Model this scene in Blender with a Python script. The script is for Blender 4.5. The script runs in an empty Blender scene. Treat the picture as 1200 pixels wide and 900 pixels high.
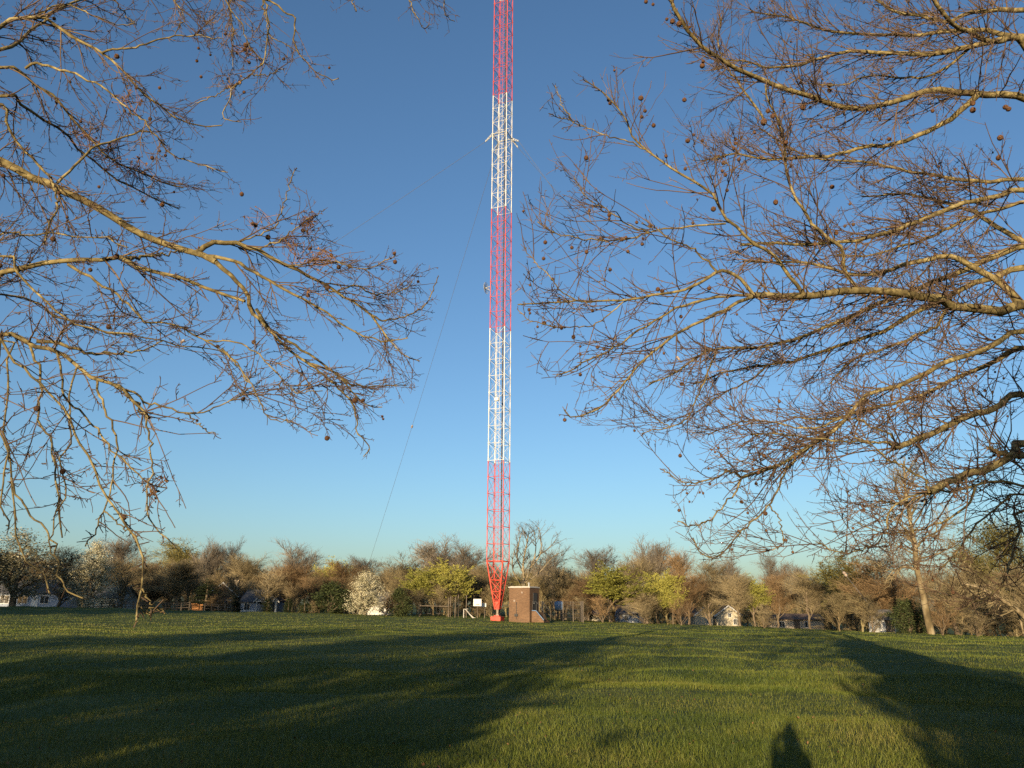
import bpy, math, random
import numpy as np
from mathutils import Matrix, Vector

# ------------------------------------------------------------------ camera, sky, sun, exposure
S = bpy.context.scene
COL = S.collection
FPX = 930.0                                   # focal length in photo pixels (1200 x 900)
PITCH = math.atan(261 / FPX); ROLL = math.radians(0.33); EYE = 1.6
cr, sr, cp, sp = math.cos(ROLL), math.sin(ROLL), math.cos(PITCH), math.sin(PITCH)
r0 = np.array([1.0, 0, 0]); u0 = np.array([0, -sp, cp]); fw = np.array([0, cp, sp])
rr = cr * r0 + sr * u0; uu = cr * u0 - sr * r0
cam = bpy.data.objects.new('camera', bpy.data.cameras.new('camera')); COL.objects.link(cam)
cam.data.sensor_width = 36.0; cam.data.lens = FPX / 1200 * 36
cam.data.clip_start = 0.02; cam.data.clip_end = 6000
cam.matrix_world = Matrix(((rr[0], uu[0], -fw[0], 0), (rr[1], uu[1], -fw[1], 0), (rr[2], uu[2], -fw[2], EYE), (0, 0, 0, 1)))
S.camera = cam

SUN_EL = math.radians(7.6); SUN_AZ = math.radians(17.44)      # light travels towards azimuth 17.4 deg right of north
w = bpy.data.worlds.new('World'); S.world = w; w.use_nodes = True
nt = w.node_tree; bg = nt.nodes['Background']
sky = nt.nodes.new('ShaderNodeTexSky'); sky.sky_type = 'NISHITA'; sky.sun_disc = False
sky.sun_elevation = SUN_EL; sky.sun_rotation = math.pi + SUN_AZ
sky.altitude = 250; sky.air_density = 1.0; sky.dust_density = 1.3; sky.ozone_density = 3.2
nt.links.new(sky.outputs[0], bg.inputs[0]); bg.inputs[1].default_value = 0.105
L = np.array([math.sin(SUN_AZ) * math.cos(SUN_EL), math.cos(SUN_AZ) * math.cos(SUN_EL), -math.sin(SUN_EL)])
sun = bpy.data.objects.new('sun', bpy.data.lights.new('sun', 'SUN')); COL.objects.link(sun)
sun.data.energy = 5.0; sun.data.angle = math.radians(0.53); sun.data.color = (1.0, 0.80, 0.52)
sun.rotation_euler = Vector(L).to_track_quat('-Z', 'Y').to_euler()
S.view_settings.view_transform = 'Standard'; S.view_settings.look = 'None'
S.view_settings.gamma = 1.0; S.view_settings.use_curve_mapping = False
S.view_settings.exposure = 0.98
S.cycles.use_denoising = False
S.cycles.max_bounces = 5; S.cycles.diffuse_bounces = 3; S.cycles.transparent_max_bounces = 8

# ------------------------------------------------------------------ geometry helpers
def ray(px, py):
    X = (px - 600) / FPX; Y = (450 - py) / FPX
    return fw + rr * X + uu * Y
def P(px, py, Y):                              # the point seen at photo pixel (px, py) that stands Y metres ahead
    d = ray(px, py); return np.array([0, 0, EYE]) + d * (Y / d[1])
def proj(p):
    q = np.asarray(p) - np.array([0, 0, EYE]); dz = q @ fw
    dz = np.where(dz < 0.05, 0.05, dz)
    return 600 + FPX * (q @ rr) / dz, 450 - FPX * (q @ uu) / dz
def sst(a, b, x):
    t = np.clip((np.asarray(x, float) - a) / (b - a), 0, 1); return t * t * (3 - 2 * t)
_b = np.random.default_rng(77)
BUMP = [(2 * math.pi / w_ * math.cos(a_), 2 * math.pi / w_ * math.sin(a_), p_, .006 * w_ ** .7) for w_, a_, p_ in zip(_b.uniform(1.3, 6, 11), _b.uniform(0, math.pi, 11), _b.uniform(0, 6.3, 11))]
def H(x, y):                                   # height of the ground
    x = np.asarray(x, float); y = np.asarray(y, float)
    d = np.hypot(x, y); k = sst(30, 115, d) * (y > -200)
    z = np.where(x < 0, -0.0235 * np.maximum(x, -130), -0.0245 * np.minimum(x, 120)) * k
    z = z - 0.9 * sst(108, 140, d) * (y > 0) * (sst(5, 30, x) + sst(10, 28, -x) * (1 - sst(75, 100, -x)))
    for kx, ky, ph, am in BUMP: z = z + am * np.sin(x * kx + y * ky + ph)
    z = z + 0.05 * np.sin(x * .23 + 1.3) * np.sin(y * .19 + .4) + 0.03 * np.sin(x * .61 + y * .37) + .012 * np.sin(x * 1.7 - y * 1.1)
    return z * sst(2, 9, d) 
def hz(x, y): return float(H(x, y))

class MB:
    """Collects boxes, tubes and sheets; build() links them as ONE mesh object."""
    def __init__(s): s.v = []; s.f = []; s.n = 0; s.smooth = []
    def add(s, V, F, smooth=False):
        V = np.asarray(V, float).reshape(-1, 3); F = np.asarray(F, int)
        s.v.append(V); s.f.append(F + s.n); s.n += len(V); s.smooth.append(np.full(len(F), smooth)); return s
    def box(s, c, d, rz=0.0, rot=None):
        d = np.asarray(d, float) / 2
        V = np.array([[x, y, z] for x in (-1, 1) for y in (-1, 1) for z in (-1, 1)], float) * d
        if rot is not None: V = V @ np.array(rot).T
        if rz: c_, s_ = math.cos(rz), math.sin(rz); V = V @ np.array([[c_, s_, 0], [-s_, c_, 0], [0, 0, 1]])
        F = [[0, 1, 3, 2], [4, 6, 7, 5], [0, 4, 5, 1], [2, 3, 7, 6], [0, 2, 6, 4], [1, 5, 7, 3]]
        return s.add(V + np.asarray(c, float), F)
    def tube(s, pts, rad, sides=8, smooth=True):
        pts = np.asarray(pts, float); rad = np.broadcast_to(np.asarray(rad, float), (len(pts),))
        return s.add(*tubes(pts[None], rad[None].copy(), sides), smooth=smooth)
    def bar(s, a, b, r, sides=6): return s.tube([a, b], [r, r], sides)
    def prism(s, outline, y0, y1, T=None):     # outline in x-z, extruded along y
        n = len(outline); V = [[x, y0, z] for x, z in outline] + [[x, y1, z] for x, z in outline]
        s.add(V, [[i, (i + 1) % n, n + (i + 1) % n, n + i] for i in range(n)])
        for k in range(1, n - 1):
            s.add([V[0], V[k], V[k + 1]], [[0, 1, 2]]); s.add([V[n], V[n + k + 1], V[n + k]], [[0, 1, 2]])
        return s
    def ball(s, c, r, seg=8, ring=5):
        V = [[0, 0, -1]]
        for i in range(1, ring):
            a = -math.pi / 2 + math.pi * i / ring
            V += [[math.cos(a) * math.cos(t), math.cos(a) * math.sin(t), math.sin(a)] for t in np.linspace(0, 2 * math.pi, seg, endpoint=False)]
        V.append([0, 0, 1]); V = np.array(V) * np.asarray(r) + np.asarray(c)
        Q = [];
        for i in range(ring - 2):
            for j in range(seg):
                a = 1 + i * seg + j; b = 1 + i * seg + (j + 1) % seg; Q.append([a, b, b + seg, a + seg])
        s.add(V, Q, True)
        n = len(V); s.add(V, [[0, 1 + (j + 1) % seg, 1 + j] for j in range(seg)] + [[n - 1, n - 1 - seg + j, n - 1 - seg + (j + 1) % seg] for j in range(seg)], True)
        return s
    def mesh(s, name):
        me = bpy.data.meshes.new(name)
        V = np.concatenate(s.v); loops = []; starts = []; tot = 0; sm = []
        for f, q in zip(s.f, s.smooth):
            loops.append(f.ravel()); k = f.shape[1]; starts.append(tot + np.arange(len(f)) * k); tot += f.size; sm.append(q)
        loops = np.concatenate(loops); starts = np.concatenate(starts); sm = np.concatenate(sm)
        me.vertices.add(len(V)); me.vertices.foreach_set('co', V.astype(np.float32).ravel())
        me.loops.add(len(loops)); me.loops.foreach_set('vertex_index', loops.astype(np.int32))
        me.polygons.add(len(starts)); me.polygons.foreach_set('loop_start', starts.astype(np.int32))
        me.polygons.foreach_set('use_smooth', sm.astype(bool))
        me.update(calc_edges=True); me.validate(); return me
    def build(s, name, mat, parent=None, **kw):
        return link(name, s.mesh(name), mat, parent, **kw)
def link(name, me, mat=None, parent=None, loc=None):
    o = bpy.data.objects.new(name, me); COL.objects.link(o)
    if mat is not None and not me.materials: me.materials.append(mat)
    if parent is not None: o.parent = parent
    if loc is not None: o.location = loc
    return o
def tag(o, label=None, cat=None, group=None, kind=None):
    for k, v in (('label', label), ('category', cat), ('group', group), ('kind', kind)):
        if v: o[k] = v
    return o
def empty(name, loc, rz=0.0, label=None, cat=None, group=None):
    o = bpy.data.objects.new(name, None); COL.objects.link(o); o.location = [float(a) for a in loc]; o.rotation_euler = (0, 0, rz)
    o.empty_display_size = .3
    return tag(o, label, cat, group)

def norm(v): return v / np.maximum(np.linalg.norm(v, axis=-1, keepdims=True), 1e-9)
def tubes(Pp, R, sides=3):
    """N polylines of K points -> vertices, quads (parallel transported frames)."""
    N, K, _ = Pp.shape
    T = np.empty_like(Pp); T[:, 1:-1] = Pp[:, 2:] - Pp[:, :-2]; T[:, 0] = Pp[:, 1] - Pp[:, 0]; T[:, -1] = Pp[:, -1] - Pp[:, -2]
    T = norm(T)
    ref = np.where(np.abs(T[:, 0, 2:3]) > .9, np.array([1., 0, 0]), np.array([0, 0, 1.]))
    A = np.empty_like(Pp); a = norm(np.cross(T[:, 0], ref)); A[:, 0] = a
    for k in range(1, K):
        a = a - T[:, k] * np.sum(a * T[:, k], -1, keepdims=True); a = norm(a); A[:, k] = a
    B = np.cross(T, A)
    th = np.arange(sides) * 2 * math.pi / sides
    V = Pp[:, :, None] + R[:, :, None, None] * (A[:, :, None] * np.cos(th)[None, None, :, None] + B[:, :, None] * np.sin(th)[None, None, :, None])
    idx = np.arange(N * K * sides).reshape(N, K, sides); j2 = np.roll(np.arange(sides), -1)
    F = np.stack([idx[:, :-1], idx[:, :-1][:, :, j2], idx[:, 1:][:, :, j2], idx[:, 1:]], -1).reshape(-1, 4)
    return V.reshape(-1, 3), F
def spline(pts, n):                            # Catmull-Rom through pts, n points evenly spaced
    p = np.asarray(pts, float)
    if len(p) < 3: t = np.linspace(0, 1, n)[:, None]; return p[0] * (1 - t) + p[-1] * t
    q = np.vstack([2 * p[0] - p[1], p, 2 * p[-1] - p[-2]]); out = []
    for i in range(1, len(q) - 2):
        t = np.linspace(0, 1, 8, endpoint=False)[:, None]
        out.append(.5 * (2 * q[i] + (q[i + 1] - q[i - 1]) * t + (2 * q[i - 1] - 5 * q[i] + 4 * q[i + 1] - q[i + 2]) * t ** 2 + (3 * q[i] - q[i - 1] - 3 * q[i + 1] + q[i + 2]) * t ** 3))
    out = np.vstack(out + [p[-1:]])
    s = np.r_[0, np.cumsum(np.linalg.norm(np.diff(out[:, :3], axis=0), axis=1))]; x = np.linspace(0, s[-1], n)
    return np.stack([np.interp(x, s, out[:, k]) for k in range(p.shape[1])], 1)
def grow(rng, Pp, R, n, t=(.15, 1), ln=(.3, .6), rel=False, ang=(35, 65), K=5, jit=.15, trop=(0, 0), rr_=.6, rmin=.003, rmax=9, tip=.4, flat=1.0, tpow=1.0, taperlen=0.0):
    """n branches spread over the given branches (by length)."""
    N, Kp, _ = Pp.shape
    ln_p = np.linalg.norm(np.diff(Pp, axis=1), axis=2).sum(1)
    par = rng.choice(N, n, p=ln_p / ln_p.sum())
    tt = t[0] + (t[1] - t[0]) * rng.random(n) ** tpow
    x = np.minimum(tt * (Kp - 1), Kp - 1 - 1e-6); i = x.astype(int); f = (x - i)[:, None]
    A, B = Pp[par, i], Pp[par, i + 1]; o = A * (1 - f) + B * f; T = norm(B - A)
    r = R[par, i] * (1 - f[:, 0]) + R[par, i + 1] * f[:, 0]
    q = rng.normal(size=(n, 3)); q[:, 2] *= flat; q = norm(q - T * np.sum(q * T, 1, keepdims=True))
    a = np.radians(rng.uniform(ang[0], ang[1], n))[:, None]; d = T * np.cos(a) + q * np.sin(a)
    l = rng.uniform(ln[0], ln[1], n)
    if rel: l = l * ln_p[par]
    l = l * (1 - taperlen * tt)
    st = l / (K - 1); pts = np.empty((n, K, 3)); pts[:, 0] = o
    for k in range(1, K):
        s = k / (K - 1)
        d = d + rng.normal(size=(n, 3)) * jit; d[:, 2] += trop[0] + (trop[1] - trop[0]) * s; d = norm(d)
        pts[:, k] = pts[:, k - 1] + d * st[:, None]
    ra = np.clip(r * rr_, rmin, rmax)
    rad = ra[:, None] * np.linspace(1, tip, K)[None]; rad = np.maximum(rad, rmin * .6)
    return pts, rad

# ------------------------------------------------------------------ materials
def mat(name, base, rough=.8, spec=.2):
    m = bpy.data.materials.new(name); m.use_nodes = True; b = m.node_tree.nodes['Principled BSDF']
    b.inputs['Base Color'].default_value = (*base, 1); b.inputs['Roughness'].default_value = rough; b.inputs['Specular IOR Level'].default_value = spec
    return m
def noise_mat(name, stops, scale=5, rough=.85, detail=4, coord='Object', bump=0, stretch=(1, 1, 1), spec=.15, rand=0.0, island=0.0, distort=0.0):
    """stops: [(pos, colour)...] over a noise; rand / island add a per-object or per-island shift."""
    m = mat(name, stops[0][1], rough, spec); n = m.node_tree.nodes; l = m.node_tree.links; b = n['Principled BSDF']
    tc = n.new('ShaderNodeTexCoord'); mp = n.new('ShaderNodeMapping'); mp.inputs['Scale'].default_value = stretch
    nz = n.new('ShaderNodeTexNoise'); nz.inputs['Scale'].default_value = scale; nz.inputs['Detail'].default_value = detail; nz.inputs['Distortion'].default_value = distort
    rp = n.new('ShaderNodeValToRGB'); e = rp.color_ramp.elements
    while len(e) < len(stops): e.new(.5)
    for k, (p, c) in enumerate(stops): e[k].position = p; e[k].color = (*c, 1)
    l.new(tc.outputs[coord], mp.inputs[0]); l.new(mp.outputs[0], nz.inputs[0])
    fac = nz.outputs[0]
    for amt, node, sock in ((rand, 'ShaderNodeObjectInfo', 'Random'), (island, 'ShaderNodeNewGeometry', 'Random Per Island')):
        if amt:
            oi = n.new(node); ma = n.new('ShaderNodeMath'); ma.operation = 'MULTIPLY_ADD'; ma.inputs[1].default_value = amt; ma.inputs[2].default_value = -amt / 2
            l.new(oi.outputs[sock], ma.inputs[0]); ad = n.new('ShaderNodeMath'); ad.operation = 'ADD'; l.new(fac, ad.inputs[0]); l.new(ma.outputs[0], ad.inputs[1]); fac = ad.outputs[0]
    l.new(fac, rp.inputs[0]); l.new(rp.outputs[0], b.inputs['Base Color'])
    if bump:
        bp = n.new('ShaderNodeBump'); bp.inputs['Strength'].default_value = bump; bp.inputs['Distance'].default_value = .03; l.new(nz.outputs[0], bp.inputs['Height']); l.new(bp.outputs[0], b.inputs['Normal'])
    return m
M = {}
M['bark'] = noise_mat('sycamore_bark', [(.32, (.045, .034, .016)), (.45, (.105, .08, .034)), (.58, (.185, .143, .062)), (.72, (.29, .235, .115))], scale=9, detail=6, coord='Object', stretch=(1, 1, 1), bump=.6, distort=.9)
M['twig'] = noise_mat('sycamore_twig', [(.3, (.045, .029, .021)), (.55, (.105, .068, .043)), (.75, (.175, .12, .07))], scale=3, detail=2)
M['seed'] = noise_mat('seed_ball_brown', [(.35, (.05, .025, .014)), (.65, (.14, .07, .035))], scale=60, bump=.6)
M['deadleaf'] = noise_mat('dead_leaf', [(.3, (.06, .030, .015)), (.7, (.19, .10, .045))], scale=4, island=.6)
M['sycamore'] = noise_mat('mottled_bark', [(.35, (.07, .052, .026)), (.5, (.14, .105, .055)), (.65, (.24, .195, .12))], scale=1.6, stretch=(1, 1, .5))
M['trunk'] = noise_mat('grey_bark', [(.3, (.07, .052, .035)), (.7, (.19, .145, .095))], scale=6, stretch=(1, 1, .25))
M['pale_trunk'] = noise_mat('pale_bark', [(.35, (.12, .09, .05)), (.65, (.30, .24, .15))], scale=3, stretch=(1, 1, .4))
M['russet'] = noise_mat('russet_twigs', [(.25, (.11, .070, .036)), (.75, (.26, .17, .085))], scale=.5, rand=.5, island=.3)
M['brown'] = noise_mat('brown_twigs', [(.25, (.105, .083, .045)), (.75, (.26, .205, .115))], scale=.5, rand=.5, island=.3)
M['grey'] = noise_mat('grey_twigs', [(.25, (.09, .075, .058)), (.75, (.20, .165, .125))], scale=.5, rand=.4, island=.3)
M['olive'] = noise_mat('olive_buds', [(.25, (.07, .065, .02)), (.75, (.16, .135, .045))], scale=.5, rand=.4, island=.4)
M['budgreen'] = noise_mat('yellow_green_leaves', [(.25, (.14, .14, .026)), (.75, (.31, .285, .065))], scale=.4, rand=.5, island=.4)
M['conifer'] = noise_mat('conifer_needles', [(.25, (.018, .028, .010)), (.75, (.055, .065, .022))], scale=.6, rand=.3, island=.4)
M['blossom'] = noise_mat('white_blossom', [(.2, (.15, .14, .07)), (.5, (.40, .36, .23)), (.8, (.60, .55, .40))], scale=.6, island=.5)
M['blossom_shaded'] = noise_mat('shaded_bud_blossom', [(.2, (.07, .07, .035)), (.6, (.20, .18, .11)), (.85, (.42, .38, .27))], scale=.5, island=.5)  # darker copy of blossom, the far left tree's shade mixed into its colour
M['red'] = noise_mat('aviation_red_paint', [(.3, (.38, .032, .020)), (.7, (.50, .070, .038))], scale=1.2, rough=.5, spec=.4)
M['white'] = noise_mat('aviation_white_paint', [(.3, (.44, .42, .37)), (.65, (.62, .59, .55))], scale=1.5, rough=.5, spec=.4)
M['steel'] = noise_mat('galvanised_steel', [(.3, (.22, .22, .22)), (.7, (.38, .38, .37))], scale=8, rough=.5, spec=.5)
M['wire'] = mat('guy_cable', (.10, .10, .11), .6)
M['ceramic'] = noise_mat('brown_ceramic', [(.3, (.20, .15, .12)), (.7, (.32, .26, .21))], scale=5, rough=.4)
M['concrete'] = noise_mat('concrete', [(.3, (.30, .28, .25)), (.7, (.45, .42, .38))], scale=4, bump=.2)
M['roof'] = noise_mat('grey_shingles', [(.3, (.055, .055, .06)), (.7, (.13, .125, .125))], scale=6, bump=.4)
M['brownroof'] = noise_mat('brown_shingles', [(.3, (.09, .06, .045)), (.7, (.17, .12, .09))], scale=6, bump=.4)
M['siding'] = noise_mat('white_siding', [(.3, (.50, .48, .44)), (.7, (.66, .64, .60))], scale=2, stretch=(.3, .3, 6))
M['cream'] = noise_mat('cream_siding', [(.3, (.40, .34, .24)), (.7, (.54, .47, .34))], scale=2, stretch=(.3, .3, 6))
M['tan'] = noise_mat('tan_siding', [(.3, (.36, .29, .21)), (.7, (.48, .40, .30))], scale=2, stretch=(.3, .3, 6))
M['bluegrey'] = noise_mat('blue_grey_siding', [(.3, (.22, .25, .30)), (.7, (.33, .36, .42))], scale=2, stretch=(.3, .3, 6))  # on the left houses the blue of their shade is mixed into this
M['glass'] = mat('dark_glass', (.03, .035, .04), .08, .6)
M['darkwood'] = noise_mat('weathered_wood', [(.3, (.07, .055, .04)), (.7, (.17, .135, .10))], scale=6, stretch=(1, 1, .2))
M['orangewood'] = noise_mat('orange_planks', [(.3, (.28, .12, .04)), (.7, (.42, .20, .08))], scale=5, stretch=(3, 3, .3))
M['bluepaint'] = noise_mat('blue_paint', [(.3, (.10, .17, .28)), (.7, (.17, .25, .38))], scale=3, rough=.4)
M['darkmetal'] = noise_mat('dark_metal', [(.3, (.03, .03, .032)), (.7, (.07, .065, .06))], scale=8, rough=.5)
M['cloth'] = noise_mat('dark_jacket', [(.3, (.02, .024, .035)), (.7, (.045, .05, .065))], scale=12, bump=.3)
M['jeans'] = noise_mat('blue_jeans', [(.3, (.03, .045, .09)), (.7, (.07, .10, .17))], scale=30)
M['skin'] = mat('skin', (.50, .30, .21), .55)
M['black'] = mat('black_plastic', (.015, .015, .016), .35, .4)
def brick_mat():
    m = mat('brown_brick', (.2, .1, .06)); n = m.node_tree.nodes; l = m.node_tree.links; b = n['Principled BSDF']
    tc = n.new('ShaderNodeTexCoord'); sx = n.new('ShaderNodeSeparateXYZ'); ad = n.new('ShaderNodeMath'); cx = n.new('ShaderNodeCombineXYZ')
    l.new(tc.outputs['Object'], sx.inputs[0]); l.new(sx.outputs[0], ad.inputs[0]); l.new(sx.outputs[1], ad.inputs[1]); l.new(ad.outputs[0], cx.inputs[0]); l.new(sx.outputs[2], cx.inputs[1])
    br = n.new('ShaderNodeTexBrick'); br.inputs['Scale'].default_value = 1; br.inputs['Brick Width'].default_value = .22; br.inputs['Row Height'].default_value = .075; br.inputs['Mortar Size'].default_value = .008
    br.inputs['Color1'].default_value = (.115, .06, .032, 1); br.inputs['Color2'].default_value = (.185, .10, .052, 1); br.inputs['Mortar'].default_value = (.16, .125, .09, 1)
    nz = n.new('ShaderNodeTexNoise'); nz.inputs['Scale'].default_value = 1.4; mx = n.new('ShaderNodeMix'); mx.data_type = 'RGBA'; mx.blend_type = 'MULTIPLY'; mx.inputs[0].default_value = .7
    rp = n.new('ShaderNodeValToRGB'); rp.color_ramp.elements[0].position = .3; rp.color_ramp.elements[0].color = (.6, .55, .5, 1); rp.color_ramp.elements[1].position = .7
    l.new(nz.outputs[0], rp.inputs[0]); l.new(cx.outputs[0], br.inputs[0]); l.new(br.outputs[0], mx.inputs[6]); l.new(rp.outputs[0], mx.inputs[7]); l.new(mx.outputs[2], b.inputs['Base Color'])
    return m
M['brick'] = brick_mat()

# ------------------------------------------------------------------ ground and grass
def ground():
    m = noise_mat('lawn_soil_and_grass', [(.3, (.040, .054, .007)), (.5, (.064, .078, .010)), (.7, (.098, .098, .018))], scale=.35, detail=8, bump=0)
    n = m.node_tree.nodes; l = m.node_tree.links; b = n['Principled BSDF']
    tc = n.new('ShaderNodeTexCoord'); f1 = n.new('ShaderNodeTexNoise'); f1.inputs['Scale'].default_value = 9; f1.inputs['Detail'].default_value = 6
    f2 = n.new('ShaderNodeTexNoise'); f2.inputs['Scale'].default_value = 1.1; f2.inputs['Detail'].default_value = 5
    ad = n.new('ShaderNodeMath'); ad.operation = 'MULTIPLY_ADD'; ad.inputs[1].default_value = 3
    bp = n.new('ShaderNodeBump'); bp.inputs['Strength'].default_value = .8; bp.inputs['Distance'].default_value = .06
    l.new(tc.outputs['Object'], f1.inputs[0]); l.new(tc.outputs['Object'], f2.inputs[0]); l.new(f2.outputs[0], ad.inputs[0]); l.new(f1.outputs[0], ad.inputs[2]); l.new(ad.outputs[0], bp.inputs['Height']); l.new(bp.outputs[0], b.inputs['Normal'])
    na, rs = 720, np.r_[0.01, np.geomspace(1.0, 110, 330), np.geomspace(115, 2500, 40)]
    th = np.arange(na) * 2 * math.pi / na
    X = rs[:, None] * np.cos(th); Y = rs[:, None] * np.sin(th)
    V = np.stack([X, Y, H(X, Y)], -1).reshape(-1, 3)
    idx = np.arange(len(V)).reshape(len(rs), na); F = np.stack([idx[:-1], np.roll(idx, -1, 1)[:-1], np.roll(idx, -1, 1)[1:], idx[1:]], -1).reshape(-1, 4)[:, ::-1]
    # orient upward
    mb = MB(); mb.add(V, F[:, ::-1], True); o = mb.build('ground', m); tag(o, 'wide mown green lawn rolling back to the wood', 'lawn', kind='structure')
ground()

def grass():
    rng = np.random.default_rng(4)
    mb = MB()
    for n, ra, rb, h, wd in ((300000, 5.5, 22, .066, .0042), (260000, 17, 60, .066, .0085), (150000, 48, 130, .065, .02)):
        r = np.exp(rng.uniform(math.log(ra), math.log(rb), n)); a = rng.uniform(-.72, .72, n)
        x = r * np.sin(a); y = r * np.cos(a)
        cl = np.sin(x * 1.9 + 2 * np.sin(y * 1.3)) * np.sin(y * 2.3 + 1.5 * np.sin(x * .9)) + .6 * np.sin(x * .31 + 1) * np.sin(y * .27 + x * .11)
        hh = h * (1 + .28 * cl) * rng.uniform(.5, 1.45, n)
        t = rng.uniform(0, 2 * math.pi, n); ww = wd * rng.uniform(.6, 1.4, n)
        e = np.stack([np.cos(t), np.sin(t), np.zeros(n)], 1) * ww[:, None] / 2
        ln = rng.normal(size=(n, 2)) * .45 * hh[:, None]
        b = np.stack([x, y, H(x, y) - .01], 1); tip = b + np.stack([ln[:, 0], ln[:, 1], hh + .01], 1)
        mid = b + np.stack([ln[:, 0] * .35, ln[:, 1] * .35, hh * .6], 1)
        V = np.stack([b - e, b + e, mid + e * .8, tip, mid - e * .8], 1).reshape(-1, 3); i = np.arange(n)[:, None] * 5
        mb.add(V, np.concatenate([i + np.array([[0, 1, 2, 4]])]), False); mb.add(V[:0], np.zeros((0, 3), int))
        mb.f.append((np.concatenate([i + np.array([[4, 2, 3]])]) + mb.n - len(V))); mb.smooth.append(np.full(n, False))
    m = noise_mat('grass_blades', [(.30, (.036, .055, .006)), (.46, (.074, .095, .011)), (.60, (.118, .126, .018)), (.80, (.18, .155, .045))], scale=.3, detail=9, island=.24, rough=.6, spec=.25)
    b = m.node_tree.nodes['Principled BSDF']; b.inputs['Roughness'].default_value = .6
    o = mb.build('grass', m); tag(o, 'short tufted lawn grass covering the field', 'grass', kind='stuff')
    # dead leaves caught in the grass
    n = 900; r = np.exp(rng.uniform(math.log(6), math.log(45), n)); a = rng.uniform(-.6, .68, n); x = r * np.sin(a); y = r * np.cos(a)
    c = np.stack([x, y, H(x, y) + rng.uniform(.05, .085, n)], 1); s = rng.uniform(.010, .026, n)
    A = norm(rng.normal(size=(n, 3)) * [1, 1, .5]); B = norm(np.cross(A, rng.normal(size=(n, 3)) + [0, 0, 2.]))
    V = np.stack([c - A * s[:, None], c + B * s[:, None] * .6, c + A * s[:, None], c - B * s[:, None] * .6 + [0, 0, .008]], 1).reshape(-1, 3)
    mb = MB(); mb.add(V, np.arange(n * 4).reshape(n, 4)); o = mb.build('fallen_leaves', M['deadleaf']); tag(o, 'scattered small brown leaves caught in the grass', 'leaves', kind='stuff')
grass()

# ------------------------------------------------------------------ far trees: prototypes (10 m high, 1 unit wide crown), then placed copies
def quads(rng, c, size, flatz=1.0):
    n = len(c); A = norm(rng.normal(size=(n, 3))); B = norm(np.cross(A, rng.normal(size=(n, 3)))); s = (size * rng.uniform(.5, 1.4, n))[:, None]
    V = np.stack([c - A * s, c - B * s * .7, c + A * s, c + B * s * .7], 1).reshape(-1, 3); return V, np.arange(n * 4).reshape(n, 4)
def along(rng, Pp, n, t0=.3):
    N, K, _ = Pp.shape; i = rng.integers(0, N, n); x = rng.uniform(t0, 1, n) * (K - 1.001); k = x.astype(int); f = (x - k)[:, None]
    return Pp[i, k] * (1 - f) + Pp[i, k + 1] * f
def bare(seed, n2=80, n3=420, n4=1500, fork=.3, spread=(22, 50), limb=(.42, .62), up=.09, twig_r=.02, nl=9, leaves=0, leaf_size=.1, light=False, lean=0):
    rng = np.random.default_rng(seed); k = 9
    z = np.linspace(0, 7.2, k); tr = np.stack([np.cumsum(rng.normal(size=k) * .10) + lean * z, np.cumsum(rng.normal(size=k) * .10), z], 1); tr[:, :2] -= tr[0, :2]
    R = np.linspace(.15, .045, k); R[0] = .2
    T, TR = tr[None], R[None]
    l1, r1 = grow(rng, T, TR, nl, t=(fork, .98), ln=(limb[0] * 8, limb[1] * 8), ang=spread, K=8, jit=.09, trop=(up, up), rr_=.62, rmin=.03, tip=.35, taperlen=.45)
    l2, r2 = grow(rng, l1, r1, n2, t=(.2, 1), ln=(1.0, 2.5), ang=(20, 48), K=6, jit=.09, trop=(up, up), rr_=.6, rmin=.022, tip=.5)
    l3, r3 = grow(rng, np.concatenate([l2]), r2, n3, t=(.1, 1), ln=(.5, 1.4), ang=(20, 50), K=4, jit=.1, trop=(.06, .08), rr_=.6, rmin=twig_r, tip=.6)
    l4, r4 = grow(rng, l3, r3, n4, t=(.1, 1), ln=(.35, .95), ang=(20, 50), K=3, jit=.12, trop=(.05, .07), rr_=.7, rmin=twig_r * .62, tip=.5)
    a = MB(); a.add(*tubes(T, TR, 7), smooth=True); a.add(*tubes(l1, r1, 5), smooth=True)
    c = MB(); c.add(*tubes(l2, r2, 4)); c.add(*tubes(l3, r3, 3)); c.add(*tubes(l4, r4, 3))
    lf = None
    if leaves:
        lf = along(rng, l4, leaves); lf = lf + rng.normal(size=lf.shape) * .06
        c2 = quads(rng, lf, leaf_size); c.add(*c2)
    return fit(a, c)
def fit(a, c):
    allv = np.concatenate(a.v + c.v); top = np.percentile(allv[:, 2], 98.5); zmax = 10 / top
    w_ = np.percentile(allv[:, 0], 98.5) - np.percentile(allv[:, 0], 1.5); w2 = np.percentile(allv[:, 1], 98.5) - np.percentile(allv[:, 1], 1.5)
    wx = 10 / max(w_, .1); wy = 10 / max(w2, .1)
    # keep the radial growth natural: scale only uniformly, remember the crown width
    for g in (a, c): g.v = [v * zmax for v in g.v]
    return dict(trunk=a.mesh('trunk'), crown=c.mesh('crown'), width=(w_ + w2) / 2 * zmax, V=np.concatenate(c.v), )
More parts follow.
